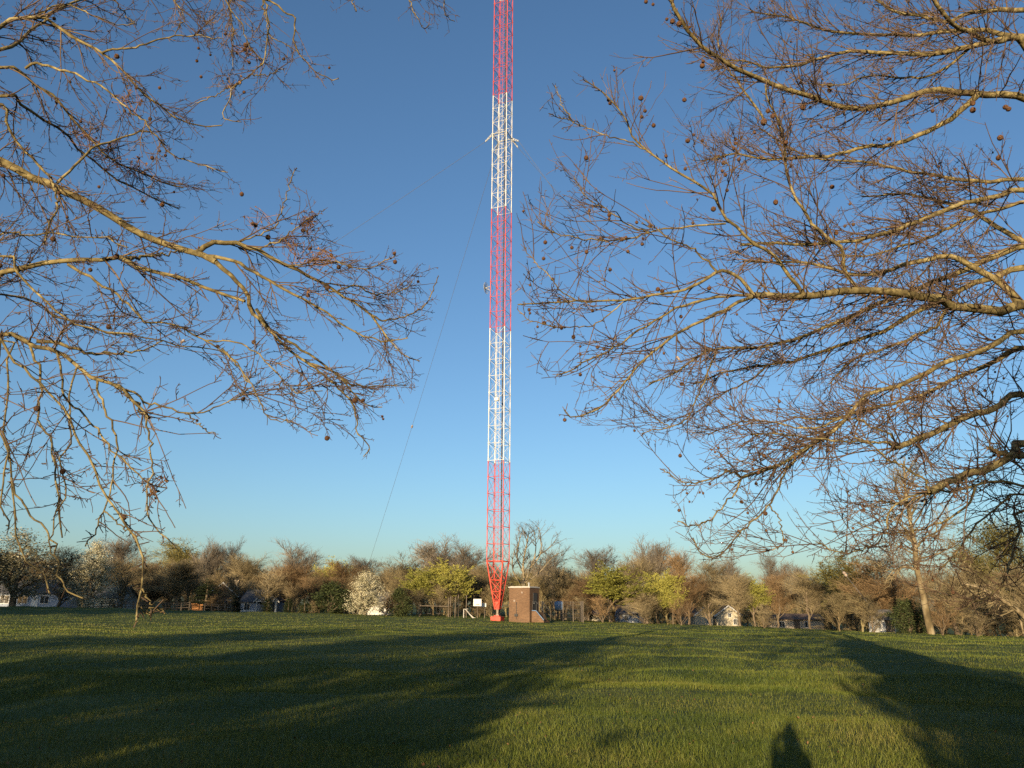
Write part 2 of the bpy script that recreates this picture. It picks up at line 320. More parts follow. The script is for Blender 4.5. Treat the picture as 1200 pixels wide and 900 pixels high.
def conifer(seed, n=46, droop=-.06, wide=2.6, nsp=3800, base=.06, power=.85, sz=.22):
    rng = np.random.default_rng(seed); T = np.stack([np.zeros(8), np.zeros(8), np.linspace(0, 10, 8)], 1)[None]; TR = np.linspace(.2, .03, 8)[None]
    ts = np.sort(rng.uniform(base, .99, n * 3)); pts = []
    for t in ts:
        l = wide * (1 - t) ** power * rng.uniform(.7, 1.1) + .15; a = rng.uniform(0, 2 * math.pi); s = np.linspace(0, 1, 5)[:, None]
        d = np.array([math.cos(a), math.sin(a), 0]); q = np.array([0, 0, t * 10]) + d * l * s + np.array([0, 0, 1.]) * l * (droop * 6 * s ** 2 + .25 * s)
        pts.append(q + rng.normal(size=(5, 3)) * .04)
    B = np.array(pts); R = np.full(B.shape[:2], .03) * np.linspace(1, .4, 5)
    ll = np.linalg.norm(B[:, -1] - B[:, 0], axis=1); i = rng.choice(len(B), nsp, p=ll / ll.sum()); x = rng.uniform(.1, 1, nsp) * 3.999; k = x.astype(int); f = (x - k)[:, None]
    c0 = B[i, k] * (1 - f) + B[i, k + 1] * f + rng.normal(size=(nsp, 3)) * .07
    a = MB(); a.add(*tubes(T, TR, 7), smooth=True); c = MB(); c.add(*tubes(B, R, 3))
    T_ = norm(B[i, 4] - B[i, 0]); side = norm(np.cross(T_, [0, 0, 1.])); sg = rng.choice([-1, 1], nsp)[:, None]
    d = norm(T_ * .7 + side * sg * rng.uniform(.2, 1, (nsp, 1)) + rng.normal(size=(nsp, 3)) * .25 - [0, 0, .15]); wv = norm(np.cross(d, rng.normal(size=(nsp, 3)) * .5 + [0, 0, 1.])) * (sz * .22)
    ln = (sz * 1.6 * rng.uniform(.6, 1.3, nsp))[:, None]
    V = np.stack([c0, c0 + d * ln * .5 + wv, c0 + d * ln, c0 + d * ln * .5 - wv], 1).reshape(-1, 3); c.add(V, np.arange(nsp * 4).reshape(nsp, 4))
    return fit(a, c)
def teardrop(seed, n=9000, wide=4.3, low=.12, size=.14, gaps=.35, shape=1.0, core=.45, streak=0):
    rng = np.random.default_rng(seed)
    T = np.stack([np.zeros(6), np.zeros(6), np.linspace(0, 7, 6)], 1)[None]; TR = np.linspace(.24, .06, 6)[None]
    l1, r1 = grow(rng, T, TR, 26, t=(low, .95), ln=(2.4, 4.6), ang=(25, 50), K=7, jit=.07, trop=(.06, .06), rmin=.03, taperlen=.5)
    l2, r2 = grow(rng, l1, r1, 130, t=(.25, 1), ln=(.6, 1.4), ang=(25, 60), K=4, jit=.1, trop=(.03, .03), rmin=.02)
    def prof(z): t = np.clip((z - low * 10) / (10 - low * 10), 0, 1); return wide * (np.sin(math.pi * np.clip(t, 0, 1) ** .62) ** .75) * (1 - .15 * t) * shape
    cl = []
    nc = 170
    zz = rng.uniform(low * 10, 9.8, nc); aa = rng.uniform(0, 2 * math.pi, nc); rad = prof(zz) * rng.uniform(core, 1, nc)
    C = np.stack([np.cos(aa) * rad, np.sin(aa) * rad, zz], 1); cs = rng.uniform(.3, .75, nc)
    i = rng.integers(0, nc, n); q = C[i] + rng.normal(size=(n, 3)) * cs[i][:, None] * [.8, .8, .9]
    if streak: q[: n // 2] = along(rng, l2, n // 2, .2) + rng.normal(size=(n // 2, 3)) * .12
    a = MB(); a.add(*tubes(T, TR, 7), smooth=True); a.add(*tubes(l1, r1, 5), smooth=True)
    c = MB(); c.add(*tubes(l2, r2, 3)); c.add(*quads(rng, q, size)); return fit(a, c)

PROTO = {
    'russet': ([bare(11 + i, n2=130, n3=800, n4=4200, fork=[.05, .2, .08, .14][i], nl=16, spread=[(5, 22), (8, 30), (5, 26), (7, 30)][i], up=.06, twig_r=.016) for i in range(4)], 'russet', 'trunk'),
    'brown': ([bare(31 + i, n2=120, n3=760, n4=4200, fork=[.06, .22, .1, .16][i], nl=15, spread=[(5, 24), (8, 32), (6, 28), (6, 24)][i], up=.06, twig_r=.015) for i in range(4)], 'brown', 'trunk'),
    'pale': ([bare(141 + i, n2=90, n3=460, n4=2200, fork=.22, nl=11, spread=(10, 30), twig_r=.015) for i in range(2)], 'brown', 'pale_trunk'),
    'thicket': ([bare(251 + i, n2=90, n3=420, n4=2200, fork=.0, nl=22, spread=(8, 46), limb=(.5, .9), up=.05, twig_r=.022) for i in range(3)], 'russet', 'trunk'),
    'thornbush': ([bare(261 + i, n2=90, n3=420, n4=2200, fork=.0, nl=20, spread=(6, 40), limb=(.5, .9), up=.05, twig_r=.022) for i in range(3)], 'brown', 'trunk'),
    'grey': ([bare(51 + i, n2=110, n3=800, n4=3800, fork=.34, nl=14, spread=(12, 50), up=.06, twig_r=.017) for i in range(4)], 'grey', 'trunk'),
    'olive': ([bare(71 + i, n2=110, n3=600, n4=2400, fork=.32, nl=12, spread=(10, 38), twig_r=.016, leaves=3400, leaf_size=.075) for i in range(3)], 'olive', 'trunk'),
    'budgreen': ([bare(81 + i, n2=100, n3=520, n4=1800, fork=.3, nl=12, twig_r=.016, leaves=12000, leaf_size=.085, spread=(16, 50)) for i in range(3)], 'budgreen', 'trunk'),
    'conifer': ([conifer(91 + i, wide=[2.9, 3.3, 2.4][i]) for i in range(3)], 'conifer', 'trunk'),
    'column': ([conifer(101 + i, n=40, wide=1.9, droop=.10, power=.55, nsp=3000, base=.01, sz=.3) for i in range(2)], 'conifer', 'trunk'),
    'round': ([teardrop(111 + i, n=7000, wide=3.6, low=.08, size=.15) for i in range(2)], 'conifer', 'trunk'),
    'dense': ([teardrop(161 + i, n=9000, wide=3.6, low=.03, size=.26, core=.15) for i in range(2)], 'conifer', 'trunk'),
    'blossom': ([teardrop(121 + i, n=24000, wide=3.3, low=.06, size=.07, core=.3, streak=1) for i in range(2)], 'blossom', 'trunk'),
    'shadeblossom': ([teardrop(131, n=15000, wide=3.9, low=.15, size=.07, streak=1)], 'blossom_shaded', 'trunk'),
}
_cnt = {}
def tree(kind, px, ytop, width, D, label, cat='tree', group='trees at the edge of the lawn', name=None, rz=None, xyz=None, height=None, wm=None, sink=.15):
    protos, cm, tm = PROTO[kind]; k = _cnt.get(kind, 0); _cnt[kind] = k + 1; pr = protos[k % len(protos)]
    if xyz is None:
        g = P(px, 711, D); x, y = g[0], D; z = hz(x, y); top = P(px, ytop, D)[2]; h = top - z; wm_ = width / FPX * (D * cp + (top / 2) * sp)
    else: x, y = xyz; z = hz(x, y); h = height; wm_ = wm
    o = empty(name or {'conifer': 'conifer_tree', 'column': 'columnar_evergreen', 'round': 'evergreen_tree', 'dense': 'evergreen_tree', 'blossom': 'blossoming_tree', 'shadeblossom': 'blossoming_tree', 'budgreen': 'budding_tree', 'olive': 'budding_tree'}.get(kind, 'bare_tree'),
              (x, y, z - sink), k * 2.4 if rz is None else rz, label, cat, group)
    s = wm_ / pr['width']; o.scale = (s, s, (h + sink) / 10)
    if not pr['trunk'].materials: pr['trunk'].materials.append(M[tm]); pr['crown'].materials.append(M[cm])
    link('trunk', pr['trunk'], None, o); link('crown', pr['crown'], None, o)
    return o

G = 'trees at the edge of the lawn'
for a in [
    ('shadeblossom', 14, 626, 88, 100, 'big pale-budded tree at the far left edge, in front of the low shaded house'),
    ('brown', 66, 644, 56, 112, 'light brown bare tree between the far left pale-budded tree and the white-flowered one'),
    ('blossom', 103, 639, 44, 108, 'narrow white-flowered tree beside the white garage at left'),
    ('grey', 133, 632, 58, 165, 'greyish bare tree behind the white garage'),
    ('pale', 140, 658, 46, 118, 'bare tree with several pale stems at the right end of the white garage'),
    ('russet', 172, 662, 44, 128, 'dark russet bare tree above the long dangling foreground twig'),
    ('olive', 216, 636, 62, 160, 'tall tree with pale green buds left of the twin grey treetops'),
    ('brown', 207, 658, 56, 118, 'brown bare tree with one straight stem left of the dark conifer'),
    ('grey', 244, 637, 36, 150, 'left one of the twin tall grey treetops above the dark conifer'),
    ('grey', 264, 638, 36, 152, 'right one of the twin tall grey treetops above the dark conifer'),
    ('conifer', 241, 680, 40, 114, 'dark conifer with layered boughs beside the brick gabled house'),
    ('brown', 284, 652, 46, 150, 'brown bare tree behind the brick gabled house'),
    ('grey', 336, 638, 52, 180, 'grey round-topped bare tree standing above the russet ones behind the porch house'),
    ('pale', 312, 668, 56, 132, 'russet tree with pale forked limbs right behind the porch house'),
    ('russet', 344, 664, 58, 138, 'round russet bare tree right of the porch house'),
    ('budgreen', 384, 660, 44, 145, 'yellow-green tree peeping over the russet trees right of the porch house'),
    ('russet', 372, 676, 40, 132, 'low russet bare tree just left of the round dark evergreen'),
    ('round', 388, 684, 42, 116, 'round dark evergreen left of the white pear tree'),
    ('column', 277, 700, 13, 108, 'small clipped cone evergreen left of the porch house, near the brick gable'),
    ('column', 313, 702, 13, 106, 'small cone evergreen right in front of the porch house'),
    ('column', 338, 702, 12, 107, 'slim small cone evergreen beside the porch post'),
    ('column', 357, 703, 14, 106, 'small pointed evergreen standing free between porch house and round evergreen'),
    ('blossom', 428, 673, 39, 106, 'bright white blossoming pear tree with a full teardrop crown'),
    ('russet', 410, 660, 52, 140, 'russet bare tree rising behind the white pear tree'),
    ('grey', 420, 655, 50, 190, 'low grey treetop behind the white pear tree'),
    ('brown', 462, 653, 54, 165, 'brown bare tree between the white pear tree and the yellow-green pair'),
    ('round', 467, 690, 30, 109, 'small bushy dark evergreen right of the white pear tree'),
    ('grey', 506, 636, 58, 185, 'left one of two round grey treetops left of the tower'),
    ('grey', 546, 638, 56, 184, 'right one of two round grey treetops left of the tower'),
    ('budgreen', 494, 668, 46, 124, 'left one of the yellow-green pair left of the tower'),
    ('budgreen', 527, 662, 54, 125, 'right and taller one of the yellow-green pair left of the tower'),
    ('pale', 515, 682, 40, 122, 'bare tree with pale forking stems behind the wooden swing frame'),
    ('pale', 491, 690, 26, 118, 'slender pale-stemmed bare tree at the left end of the wooden swing frame'),
    ('olive', 545, 678, 44, 138, 'dull green tree behind the white basketball backboard'),
    ('brown', 572, 662, 44, 150, 'brown bare tree directly behind the foot of the tower'),
    ('grey', 650, 646, 46, 130, 'lower grey bare tree right of the tall one behind the brick hut'),
    ('olive', 636, 664, 50, 135, 'olive-budded tree straight behind the brick hut'),
    ('brown', 662, 668, 52, 122, 'brown bare tree behind the fenced blue tank'),
    ('grey', 703, 645, 56, 176, 'grey spiky treetop left above the big yellow-green willow'),
    ('budgreen', 715, 666, 64, 112, 'big bright yellow-green willow right of the brick hut'),
    ('russet', 690, 680, 46, 118, 'low russet bare tree at the left foot of the big yellow-green willow'),
    ('brown', 745, 656, 50, 150, 'brown bare tree between the big willow and the two small yellow-green trees'),
    ('grey', 770, 637, 54, 175, 'left one of the two grey treetops above the small yellow-green trees'),
    ('russet', 797, 648, 40, 170, 'right and browner one of the two treetops above the small yellow-green trees'),
    ('budgreen', 770, 674, 32, 116, 'left one of the two small yellow-green trees right of the big willow'),
    ('budgreen', 788, 674, 32, 115, 'right one of the two small yellow-green trees right of the big willow'),
    ('brown', 757, 690, 40, 112, 'low brown bare tree between the willow and the cream houses'),
    ('russet', 806, 672, 48, 116, 'brown bare tree left of the two cream gabled houses'),
    ('brown', 832, 660, 50, 122, 'tall brown bare tree behind the left cream gabled house'),
    ('grey', 855, 655, 46, 165, 'thin grey treetops above the cream gabled houses'),
    ('brown', 866, 674, 40, 108, 'brown bare tree in front of the right cream gabled house'),
    ('budgreen', 884, 680, 36, 110, 'single yellow-green tree right of the cream gabled houses'),
    ('grey', 906, 649, 38, 178, 'small round grey treetop alone above the tan house'),
    ('russet', 908, 674, 40, 112, 'russet bare tree in front of the left half of the tan house'),
    ('grey', 935, 664, 40, 160, 'grey bare tree behind the middle of the tan house'),
    ('brown', 948, 672, 46, 104, 'brown bare tree in front of the right half of the tan house'),
    ('budgreen', 978, 670, 34, 110, 'yellow-green tree at the left foot of the large brown tree group'),
    ('olive', 1000, 652, 66, 96, 'large brownish tree with olive buds left of the small white shed'),
    ('russet', 1034, 650, 78, 86, 'broad russet bare tree behind the small white shed'),
    ('brown', 1118, 660, 66, 88, 'brown bare tree right behind the leaning sycamore'),
    ('olive', 1152, 648, 66, 90, 'olive-budded tree behind the fallen pale trunk'),
    ('brown', 1196, 664, 56, 74, 'brown bare tree at the right edge above the fallen pale trunk'),
    ('olive', 1190, 612, 80, 100, 'tall olive-budded tree at the far right edge behind bare branches'),
    ('round', 1063, 704, 40, 76, 'dark bushy evergreen left of the leaning sycamore trunk'),
]:
    tree(*a)
for a in [
    ('thicket', 797, 700, 26, 98, 'low russet shrub left of the two cream gabled houses'),
    ('thornbush', 893, 708, 24, 95, 'low brown shrub just left of the tan house'),
    ('thornbush', 755, 706, 26, 104, 'low brown shrub right of the small grey-roofed house'),
    ('thicket', 706, 700, 28, 108, 'low russet shrub between the beige shed and the grey-roofed house'),
    ('thornbush', 680, 700, 26, 108, 'low brown shrub right of the wire fence'),
    ('thicket', 252, 698, 24, 113, 'low russet shrub between dark conifer and brick gabled house'),
    ('thicket', 452, 700, 26, 108, 'low russet shrub between the white pear tree and the bushy dark evergreen'),
    ('thornbush', 1020, 706, 30, 82, 'low brown shrub left of the small white shed'),
    ('thicket', 1100, 704, 40, 72, 'low russet shrub right behind the foot of the leaning sycamore'),
    ('thornbush', 1140, 706, 44, 72, 'low brown shrub under the fallen pale trunk'),
]: tree(*a, cat='shrub', group='shrubs along the field edge', name='bare_shrub')

def woodland():
    rng = np.random.default_rng(8); protos = []
    for i in range(3):
        p = bare(211 + i, n2=70, n3=320, n4=1300, fork=[.1, .25, .18][i], nl=14, spread=(6, 28), up=.06, twig_r=.022); me = p['crown']; mt = p['trunk']
        vs = []; fs = []; n0 = 0
        for q in (me, mt):
            v = np.empty(len(q.vertices) * 3, np.float32); q.vertices.foreach_get('co', v); f = np.empty(len(q.loops), np.int32); q.loops.foreach_get('vertex_index', f)
            vs.append(v.reshape(-1, 3)); fs.append(f.reshape(-1, 4) + n0); n0 += len(q.vertices)
        protos.append((np.concatenate(vs), np.concatenate(fs)))
    for i in range(3):
        p = bare(231 + i, n2=60, n3=260, n4=900, fork=.0, nl=22, spread=(8, 50), limb=(.5, .9), twig_r=.03); vs = []; fs = []; n0 = 0
        for q in (p['crown'], p['trunk']):
            v = np.empty(len(q.vertices) * 3, np.float32); q.vertices.foreach_get('co', v); f = np.empty(len(q.loops), np.int32); q.loops.foreach_get('vertex_index', f)
            vs.append(v.reshape(-1, 3)); fs.append(f.reshape(-1, 4) + n0); n0 += len(q.vertices)
        protos.append((np.concatenate(vs), np.concatenate(fs)))
    mb = MB()
    def put(x, y, h, wd, k, b=0):
        V, F = protos[k % 3 + b]; a = rng.uniform(0, 6.28); c, s = math.cos(a), math.sin(a)
        q = V * [wd / 8, wd / 8, h / 10]; q = np.stack([q[:, 0] * c - q[:, 1] * s, q[:, 0] * s + q[:, 1] * c, q[:, 2]], 1) + [x, y, hz(x, y) - .3]; mb.add(q, F)
    k = 0
    for D0, D1, hh, st in ((178, 195, (7.5, 11), 15), (148, 168, (7, 9.6), 15), (126, 142, (4.5, 7.5), 13), (118, 127, (4.2, 6.8), 21)):
        for px in np.arange(-120, 1010, st):
            if D0 == 118 and px < 635: continue
            if D0 in (126, 118) and (800 < px < 880 or 722 < px < 756 or 85 < px < 142 or 280 < px < 338 or 430 < px < 452 or 900 < px < 965 or 682 < px < 704): continue
            D = rng.uniform(D0, D1)
            x = P(px + rng.uniform(-6, 6), 711, D)[0]
            put(x, D, rng.uniform(*hh), rng.uniform(8, 11) * D / 160, k); k += 1
    for D0, D1, h0, h1, p0, p1, st in ((150, 158, 3.5, 5.5, -150, 1010, 15), (158, 172, 4, 6, -150, 1010, 19), (113, 121, 1.2, 2.6, 140, 1000, 26), (96, 120, 3, 5, 975, 1450, 17), (80, 92, 1.2, 2.4, 1000, 1450, 30)):
        for px in np.arange(p0, p1, st):
            D = rng.uniform(D0, D1); x = P(px + rng.uniform(-8, 8), 711, D)[0]
            if D0 == 113 and (280 < px < 345 or 400 < px < 480 or 590 < px < 640 or 800 < px < 880 or 722 < px < 756 or 900 < px < 965): continue
            put(x, D, rng.uniform(h0, h1), rng.uniform(3.5, 5.5), k, 3); k += 1
    for px in np.arange(985, 1420, 17):
        D = rng.uniform(94, 118); x = P(px + rng.uniform(-6, 6), 711, D)[0]; put(x, D, rng.uniform(6.5, 9), rng.uniform(7, 9), k); k += 1
        D = rng.uniform(80, 92); x = P(px + rng.uniform(-6, 6), 711, D)[0]; put(x, D, rng.uniform(3, 5), rng.uniform(5, 7), k); k += 1
    m = noise_mat('woodland_twigs', [(.25, (.092, .068, .038)), (.5, (.17, .125, .066)), (.75, (.215, .18, .09))], scale=.12, detail=3, island=.3)
    o = mb.build('woodland', m); tag(o, 'brown leafless wood filling the space behind the houses', 'wood', kind='stuff')
woodland()

# ------------------------------------------------------------------ tall tree behind the hut and the leaning sycamore at right
def traced(root, limbs, n2, n3, n4, Y, rng, mats, trop=(.02, .04), L2=(.8, 2.2), L3=(.4, 1.0), L4=(.2, .5), tw=.016):
    """limbs: photo polylines with start/end widths in pixels, standing about Y metres ahead; twigs grow on them."""
    g = np.array(root.location); T = MB(); Ps = []; Rs = []
    for pts, w0, w1, dy in limbs:
        n = len(pts); q = np.array([P(x, y, Y + dy * i / (n - 1)) for i, (x, y) in enumerate(pts)]); q = spline(q, 14)
        r = np.linspace(w0, w1, 14) / 2 * Y / FPX; T.tube(q - g, r, 7); Ps.append(q - g); Rs.append(r)
    Ps = np.array(Ps); Rs = np.array(Rs); T.build('trunk', M[mats[0]], root)
    l2, r2 = grow(rng, Ps, Rs, n2, t=(.35, 1), ln=L2, ang=(25, 60), K=6, jit=.12, trop=trop, rmin=.03, rmax=.06, tip=.5)
    l3, r3 = grow(rng, l2, r2, n3, t=(.15, 1), ln=L3, ang=(25, 60), K=4, jit=.12, trop=trop, rmin=tw, tip=.6)
    l4, r4 = grow(rng, l3, r3, n4, t=(.15, 1), ln=L4, ang=(25, 60), K=3, jit=.14, trop=trop, rmin=tw * .7, tip=.5)
    c = MB(); c.add(*tubes(l2, r2, 4)); c.add(*tubes(l3, r3, 3)); c.add(*tubes(l4, r4, 3)); c.build('crown', M[mats[1]], root)
x = P(614, 711, 106)[0]; t = empty('bare_tree', (x, 106, hz(x, 106)), 0, 'tallest bare tree, pale stem rising from behind the brick hut', 'tree', G)
traced(t, [([(613, 728), (613, 700), (614, 680), (613, 660), (617, 640), (620, 622)], 4.2, 1, 0), ([(613, 690), (620, 670), (626, 655), (640, 645), (651, 634)], 2.2, .8, 2), ([(614, 672), (606, 655), (607, 640), (612, 622)], 2, .8, 1),
            ([(622, 665), (633, 650), (634, 632), (631, 618)], 1.8, .8, -2), ([(617, 690), (604, 676), (600, 660), (603, 645)], 1.8, .8, -2), ([(626, 655), (628, 640), (626, 622)], 1.4, .7, 0), ([(615, 683), (631, 672), (646, 655), (655, 648)], 1.6, .8, 3)],
       80, 330, 800, 106, np.random.default_rng(5), ('pale_trunk', 'grey'), L2=(1., 2.4))
x = P(1086, 711, 70)[0]; t = empty('sycamore_tree', (x, 70, hz(x, 70)), 0, 'pale-barked leaning bare sycamore at right edge of the lawn', 'tree', G)
z0 = proj(np.array([x, 70, hz(x, 70)]))[1]
traced(t, [([(1092, float(z0) + 2), (1086, 720), (1080, 690), (1074, 664), (1072, 640), (1067, 612), (1062, 585), (1060, 560), (1059, 540)], 9, 1.5, 0),
            ([(1073, 668), (1060, 664), (1046, 668), (1030, 664)], 2.6, 1, -2), ([(1072, 645), (1084, 630), (1100, 622), (1114, 606)], 2.6, .9, 2), ([(1070, 628), (1056, 616), (1046, 600), (1036, 596)], 2.4, .9, -1),
            ([(1068, 618), (1080, 600), (1086, 578)], 2, .8, 1), ([(1075, 655), (1096, 650), (1118, 640)], 2.2, .8, 1), ([(1064, 596), (1052, 582), (1048, 560)], 1.8, .8, 1), ([(1061, 575), (1072, 560), (1076, 545)], 1.5, .7, 0), ([(1072, 650), (1056, 642), (1040, 636)], 2, .8, 2)],
       170, 850, 2600, 70, np.random.default_rng(6), ('sycamore', 'brown'), trop=(.0, .03), L2=(.7, 1.9), L3=(.35, .9), L4=(.15, .45), tw=.012)
x = P(1200, 711, 66)[0]; t = empty('fallen_trunk', (x, 66, hz(x, 66)), 0, 'pale bare trunk leaning low to the left at the right edge', 'fallen tree')
traced(t, [([(1222, 742), (1205, 727), (1192, 715), (1178, 705), (1160, 695), (1142, 687), (1128, 684)], 7, 1.5, -2), ([(1192, 715), (1196, 728), (1199, 742)], 3, 2, 1), ([(1178, 704), (1160, 703), (1140, 700)], 2, .8, 2)],
       26, 110, 240, 66, np.random.default_rng(7), ('pale_trunk', 'brown'), L2=(.6, 1.6), tw=.012)

# ------------------------------------------------------------------ radio tower
TX, TY = -1.5, 94.0; TZ = hz(TX, TY)
def tower():
    A = math.radians(21.5); s = 1.98; hs = s / 2
    t = empty('radio_tower', (TX, TY, TZ), -A, 'tall red and white guyed lattice radio mast with a tapered foot', 'radio tower')
    t.rotation_euler = (0, 0, -A)
    cs = [(-hs, -hs), (hs, -hs), (hs, hs), (-hs, hs)]
    def hy(y): e = PITCH + math.atan((450 - y) / FPX); return EYE + TY * math.tan(e) - TZ
    zb = [hy(658), hy(541), hy(386), hy(247), hy(115)]; st = zb[-1] - zb[-2]; zb += [zb[-1] + st, zb[-1] + 2 * st, zb[-1] + 3 * st]
    ins = MB(); ins.tube([(0, 0, .62), (0, 0, .7), (0, 0, .74), (0, 0, 1.15), (0, 0, 1.2), (0, 0, 1.25)], [.2, .2, .12, .12, .2, .2], 10)
    for k in range(4): ins.tube([(0, 0, .78 + k * .1), (0, 0, .80 + k * .1), (0, 0, .83 + k * .1)], [.125, .19, .125], 10)
    pier = MB(); pier.box((0, 0, .24), (1.2, 1.2, .48)); pier.box((0, 0, .55), (.62, .62, .14)); p = pier.build('concrete_pier', M['red'], t); p['label'] = 'red painted concrete pier'
    ins.build('base_insulator', M['ceramic'], t)
    # tapered foot
    f = MB(); q = .24; z0, z1 = 1.3, zb[0]
    low = [(c[0] / hs * q, c[1] / hs * q) for c in cs]
    def at(i, z): k = (z - z0) / (z1 - z0); return np.array([low[i][0] * (1 - k) + cs[i][0] * k, low[i][1] * (1 - k) + cs[i][1] * k, z])
    lv = [z0, z0 + .9, z0 + 1.9, z0 + 3.2, z1]
    for i in range(4):
        f.tube([at(i, z0), at(i, z1)], [.085, .085], 8)
        for a, b in zip(lv[:-1], lv[1:]):
            f.bar(at(i, a), at((i + 1) % 4, b), .035); f.bar(at((i + 1) % 4, a), at(i, b), .035)
        for z in lv: f.bar(at(i, z), at((i + 1) % 4, z), .05)
    f.box((0, 0, z0 + .02), (.62, .62, .1)); f.box((0, 0, z0 + .45), (.44, .44, .75))
    f.build('tapered_foot', M['red'], t)
    nb = [6] + [8] * 6
    for k in range(len(zb) - 1):
        a, b = zb[k], zb[k + 1]; n = nb[k]; f = MB(); zs = np.linspace(a, b, n + 1)
        for i in range(4):
            c, d = cs[i], cs[(i + 1) % 4]
            f.tube([(c[0], c[1], a + .01), (c[0], c[1], b - .01)], [.058, .058], 8)
            for j, z in enumerate(zs[:-1]):
                f.bar((*c, z + .03), (*d, z + .03), .028); e = zs[j + 1]
                f.bar((*c, z + .05), (*d, e - .02), .017, 5); f.bar((*d, z + .05), (*c, e - .02), .017, 5)
                f.tube([(c[0], c[1], z - .02), (c[0], c[1], z + .08)], [.095, .095], 8)
        f.bar((.35, -hs + .05, a), (.35, -hs + .05, b), .025); f.bar((-.05, -hs + .05, a), (-.05, -hs + .05, b), .025)      # ladder rails
        for z in np.arange(a + .2, b, .6): f.bar((-.05, -hs + .05, z), (.35, -hs + .05, z), .013, 4)
        o = f.build('mast_section', M['red' if k % 2 == 0 else 'white'], t); o['label'] = ('red' if k % 2 == 0 else 'white') + ' painted lattice section'
    # cable tray inside the mast
    cb = MB(); cb.box((0, hs - .12, (zb[0] + zb[-1]) / 2), (.16, .05, zb[-1] - zb[0])); cb.build('feed_cable', M['darkmetal'], t)
    # star mount with outrigger arms, guy wires and their insulators
    zg = hy(160); R = np.array([[math.cos(A), -math.sin(A)], [math.sin(A), math.cos(A)]])      # world -> tower frame (tower is turned by -A)
    def loc(wx, wy, z): v = R @ np.array([wx - TX, wy - TY]); return np.array([v[0], v[1], z - TZ])
    br = MB()
    for i in range(4): br.bar((*cs[i], zg), (*cs[(i + 1) % 4], zg), .07)
    ga = np.array([P(1040, 711, 83)[0] - TX, 83 - TY]); guys = [(np.array([-.98, -.2]), 72, 2), (np.array([-.41, .912]), 70, 0), (ga, float(np.linalg.norm(ga)), 0), (np.array([.92, .39]), 75, 2)]
    arms = []
    for d, Tn, _ in guys:
        d = d / np.linalg.norm(d); e = loc(TX + d[0] * 2.3, TY + d[1] * 2.3, 0); e = np.array([e[0], e[1], zg - 1.1 + .0]); arms.append((d, e, Tn))
        i = min(range(4), key=lambda i: np.linalg.norm(np.array(cs[i]) - e[:2])); c0 = np.array([*cs[i], zg])
        for off in (.16, -.16):
            br.bar(c0 + [0, 0, off], e + [0, 0, off * .4], .05)
        for u in (.3, .6, .9): m_ = c0 * (1 - u) + e * u; br.box(m_, (.15, .15, .2))
    br.build('guy_bracket', M['steel'], t)
    for d, e, Tn in arms:
        ax, ay = TX + d[0] * Tn, TY + d[1] * Tn; end = loc(ax, ay, hz(ax, ay) + .2)
        u = np.linspace(0, 1, 30)[:, None]; q = e * (1 - u) + end * u - np.array([0, 0, 1.]) * (4 * .9 * u * (1 - u))
        g = MB(); g.tube(q, .022, 5); w_ = g.build('guy_wire', M['wire'], t)
        for uu_ in (.5, .905):
            i = uu_ * 29; k = int(i); c = q[k] * (1 - (i - k)) + q[k + 1] * (i - k); dr = norm(q[k + 1] - q[k])
            b = MB(); b.tube([c - dr * .3, c - dr * .22, c - dr * .05, c, c + dr * .05, c + dr * .22, c + dr * .3], [.04, .15, .17, .08, .17, .15, .04], 8); b.build('guy_insulator', M['ceramic'], w_)
    # grid dish on the left leg
    zd = hy(340); dm = MB(); c = np.array([-hs - .5, -hs - .25, zd])
    for rad in (.2, .4, .6, .75):
        a = np.linspace(0, 2 * math.pi, 25); dm.tube(np.stack([c[0] - .35 * (1 - (rad / .75) ** 2) * .5 + 0 * a, c[1] + rad * np.cos(a), c[2] + rad * np.sin(a)], 1), .022, 4)
    for a in np.linspace(0, math.pi, 7, endpoint=False):
        v = np.array([0, math.cos(a), math.sin(a)]) * .75; dm.bar(c - v, c - [.17, 0, 0], .016, 4); dm.bar(c + v, c - [.17, 0, 0], .02, 4)
    dm.box(c - [.05, 0, 0], (.3, .16, .16)); dm.bar(c - [.17, 0, 0], (-hs, -hs, zd + .3), .04); dm.bar(c - [.17, 0, 0], (-hs, -hs, zd - .3), .04)
    dm.build('dish_antenna', M['steel'], t)
    # climbing gear box and tuning line near the foot
    lb = MB(); lb.box((.0, -hs + .1, zb[1] + 7.5), (.5, .3, .35)); lb.build('junction_box', M['white'], t)
    fl = MB(); fl.tube([(.1, .1, 1.5), (.8, .25, 1.75), (1.6, .4, 1.6), (2.2, .6, 1.3)], [.025] * 4, 6); fl.build('feed_line', M['darkmetal'], t)
tower()

